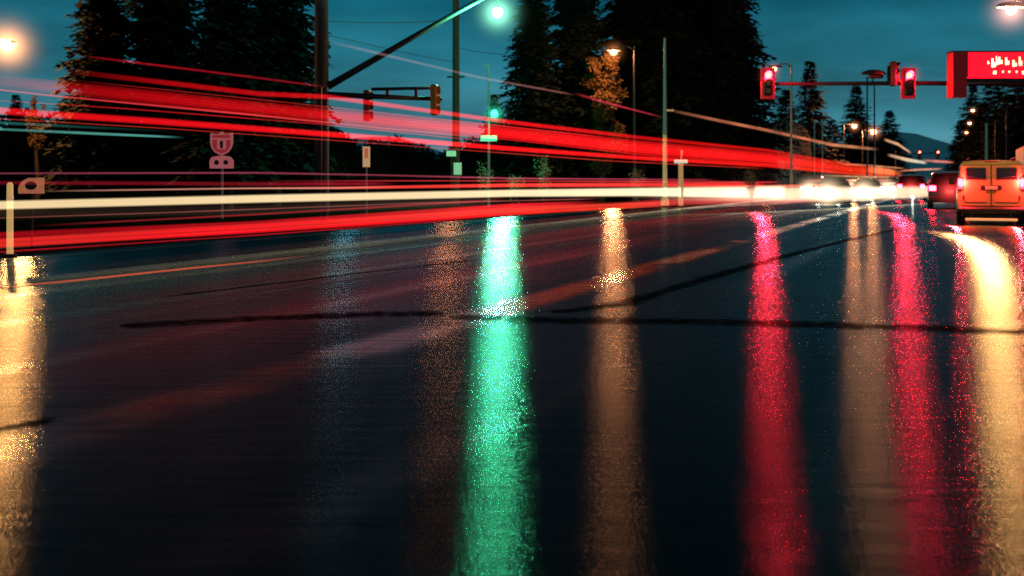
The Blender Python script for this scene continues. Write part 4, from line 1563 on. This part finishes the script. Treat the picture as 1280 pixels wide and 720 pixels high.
free_trail('short cream streak above the dark red car', [(1108, 193, 2, .5, 80), (1135, 200, 3, .9, 92), (1160, 204, 2, .7, 110)], [(0, 1, .5, .3), (1, .9, .9, .6)], fade=(.1, .2), seed=10)
lane_trail('faint teal streak, upper of the pair at the far left', 12.6, [(-120, 147, 2.4, .12), (10, 154, 2.4, .14), (250, 166, 1.6, .06)], [(0, .1, .75, .62), (1, .1, .7, .6)], fade=(.02, .4), seed=11)
lane_trail('faint teal streak, lower of the pair at the far left', 12.6, [(-120, 157, 2.0, .14), (10, 162, 2.0, .22), (120, 167, 2.2, .34), (232, 172, 1.6, .34)], [(0, .16, .75, .6), (1, .2, .85, .7)], fade=(.02, .06), seed=12)
lane_trail('dull mauve hairline just above the cream streak', 12.8, [(-120, 217, 1.6, .13), (320, 216, 1.6, .22), (480, 219, 1.4, .22), (640, 223, 1.4, .4), (900, 225, 1.2, .3)], [(0, 1, .18, .32), (.6, 1, .10, .18), (1, 1, .05, .08)], fade=(.01, .1), seed=13)
lane_trail('dim plum streak between the mauve hairline and the cream streak', 12.9, [(-120, 228, 3.0, .10), (160, 229, 3.0, .13), (320, 230, 3, .16), (500, 229.5, 2.4, .3)], [(0, 1, .03, .09), (1, 1, .02, .05)], fade=(.01, .1), seed=14)
lane_trail('thin red streak lying along the top of the cream streak', 12.7, [(50, 239, 1.4, .30), (300, 235.5, 1.4, .5), (420, 235, 1.8, .8), (640, 231.5, 3.0, 1.2), (800, 231, 3, 1.1), (960, 231, 3, 1.1)], [(0, 1, .42, .30), (.08, 1, .40, .28), (.16, 1, .05, .04), (1, 1, .03, .02)], fade=(.02, .1), seed=15)
lane_trail('bright cream white light streak running the whole width', 11.6, [(-220, 262, 7.0, .88), (0, 256.5, 6.3, .88), (320, 248.5, 5.8, .93), (640, 241.5, 5.2, 1.15), (800, 240, 6, 1.3), (900, 240, 8, 1.3), (985, 240, 9, 1.4)], CREAM, prof=CORE, fade=(.01, .06), flick=.05, seed=16)
free_trail('broad pale headlight streak in front of the oncoming cars', [(770, 245, 4, .3, 37), (880, 244, 9, .6, 39), (960, 243, 11, 1.3, 42), (1060, 242, 10.5, 1.5, 48), (1120, 241, 9.5, 1.4, 54), (1190, 239, 7, 1.1, 62)], [(0, 1, .5, .3), (.5, 1, .70, .46), (1, 1, .66, .42)], fade=(.2, .1), seed=17)
lane_trail('dim brown underglow just below the cream streak', 11.4, [(-200, 270, 9, .012), (320, 262, 8, .016), (640, 251, 6, .05)], [(0, 1, .55, .4), (1, 1, .5, .4)], fade=(.01, .15), seed=18)
lane_trail('broad red light streak low over the road below the cream one', 6.5, [(-260, 321, 9, .9), (0, 303.5, 7.0, .72), (320, 285.5, 6.3, .95), (480, 275, 6, 1.1), (640, 264, 5.6, 1.1), (780, 257, 4.4, .8), (860, 254, 3.6, .4)], prof=TWIN, colour=[(0, 1, .002, .016), (.5, 1, .006, .012), (.8, 1, .05, .02), (1, 1, .06, .04)], fade=(.01, .2), seed=19)
lane_trail('thinner red strand along the top of the low red streak', 6.9, [(-260, 309, 5, .3), (0, 293.5, 4.2, .3), (320, 279, 3.6, .4), (640, 257.5, 4, .9), (760, 253, 3, .5)], [(0, 1, .002, .02), (1, 1, .02, .03)], fade=(.01, .2), seed=20)
lane_trail('faint dusky red haze streak above the low red one', 7.2, [(30, 283, 1.6, .14), (320, 268, 1.6, .22), (640, 249, 1.6, .3)], [(0, 1, .05, .08), (1, 1, .05, .06)], fade=(.1, .2), seed=21)
free_trail('pink red streaks in front of the far traffic', [(760, 256, 4, .5, 30), (860, 252, 5, .55, 34), (960, 251, 4, .45, 38), (1050, 250, 3, .35, 44)], [(0, 1, .02, .03), (.6, 1, .16, .14), (1, 1, .10, .12)], fade=(.2, .3), seed=22)
lane_trail('hair-thin orange streak close above the road surface', 7.4, [(-120, 371, 1.6, .2), (0, 359, 1.6, .25), (80, 352, 1.6, .45), (240, 335, 1.4, .5), (330, 326, 1.3, .4), (410, 317, 1.2, .2)], [(0, 1, .18, .05), (1, 1, .08, .03)], fade=(.1, .2), seed=23)

for k, (pts, c, lab) in enumerate([
    ([(1000, 226, 2.2, .5, 60), (1060, 226, 2.4, .7, 75), (1118, 225, 2.0, .6, 95)], (1, .22, .13), 'salmon streak level with the eye, left of the dark red car'),
    ([(1080, 212, 4.5, .25, 82), (1100, 213, 6.0, .8, 90), (1124, 216, 4, .45, 100)], (1, .26, .09), 'short broad orange patch of light left of the dark red car'),
    ([(1020, 219, 1.4, .4, 66), (1080, 221, 1.4, .6, 84), (1130, 222, 1.2, .5, 105)], (1, .45, .22), 'thin peach streak just above the salmon one'),
    ([(900, 233, 1.6, .4, 44), (1000, 232, 2.0, .7, 52), (1080, 231, 1.8, .8, 66)], (1, .12, .07), 'thin orange red streak along the top edge of the pale headlight band'),
    ([(1150, 200, 1.6, .4, 110), (1175, 202, 2.0, .8, 120), (1194, 203, 1.6, .6, 130)], (1, .25, .16), 'short salmon streak above the dark car'),
    ([(820, 262, 1.6, .10, 29), (930, 256, 1.8, .3, 34), (1010, 253, 1.6, .2, 39)], (1, .5, .4), 'thin pale pink streak low in front of the far traffic'),
]):
    free_trail(lab, pts, [(0,) + c, (1,) + c], fade=(.2, .2), flick=.3, seed=40 + k)

for k, (L, pts, c, lab) in enumerate([
    (10.3, [(-120, 118, 1.2, .10), (160, 136, 1.2, .3), (400, 155, 1.1, .4), (640, 180, 1, .4)], (1, .02, .03), 'dim red hairline in the dark gap above the lowest upper streak'),
    (10.1, [(60, 97, 1.0, .10), (320, 124, 1.1, .28), (560, 150, 1, .4), (760, 172, 1, .4)], (1, .03, .03), 'dim red hairline in the dark gap below the topmost bright streak'),
    (9.9, [(-60, 145, 1.0, .2), (200, 160, 1.0, .3), (480, 180, 1, .3), (760, 201, 1, .4), (960, 211, .9, .4)], (1, .05, .03), 'dim red hairline just under the lowest upper streak'),
    (6.2, [(-220, 331, 1.2, .2), (0, 315, 1.2, .3), (320, 294, 1.1, .35), (600, 273, 1, .3)], (1, .006, .03), 'dim crimson hairline along the bottom of the low red streak'),
    (11.2, [(-200, 279, 1.2, .08), (200, 266, 1.1, .16), (520, 254, 1, .2), (760, 248, 1, .3)], (1, .25, .2), 'dim pinkish hairline in the dark gap under the cream streak'),
    (12.0, [(300, 226, .9, .2), (560, 226, .9, .5), (800, 227, 1.2, .7), (980, 228, 1.4, .6)], (1, .05, .06), 'thin red hairline above the red line that tops the cream streak'),
]):
    lane_trail(lab, L, pts, [(0,) + c, (1,) + c], fade=(.06, .15), flick=.25, seed=60 + k)
for k, (pts, c, lab) in enumerate([
    ([(985, 248, 1.6, .6, 50), (1060, 247, 1.8, .9, 58), (1150, 245, 1.6, .6, 72)], (1, .2, .2), 'pink streak along the bottom edge of the pale headlight band'),
    ([(1090, 229, 2.2, .6, 80), (1150, 230, 2.6, 1.0, 95), (1188, 231, 2.2, .7, 110)], (1, .62, .4), 'short cream streak in front of the dark red car'),
    ([(1010, 237, 1.6, .8, 56), (1100, 236, 1.8, 1.0, 68), (1185, 235, 1.4, .7, 88)], (1, .3, .2), 'thin salmon streak through the middle of the pale headlight band'),
    ([(1120, 214, 1.4, .5, 120), (1150, 212, 1.6, .8, 140), (1180, 211, 1.4, .6, 160)], (1, .35, .2), 'short peach streak over the roof of the dark red car'),
    ([(1040, 204, 1.2, .3, 85), (1090, 207, 1.3, .5, 100), (1135, 211, 1.2, .5, 120)], (1, .4, .2), 'faint peach streak above the broad orange patch'),
]):
    free_trail(lab, pts, [(0,) + c, (1,) + c], fade=(.2, .2), flick=.3, seed=80 + k)
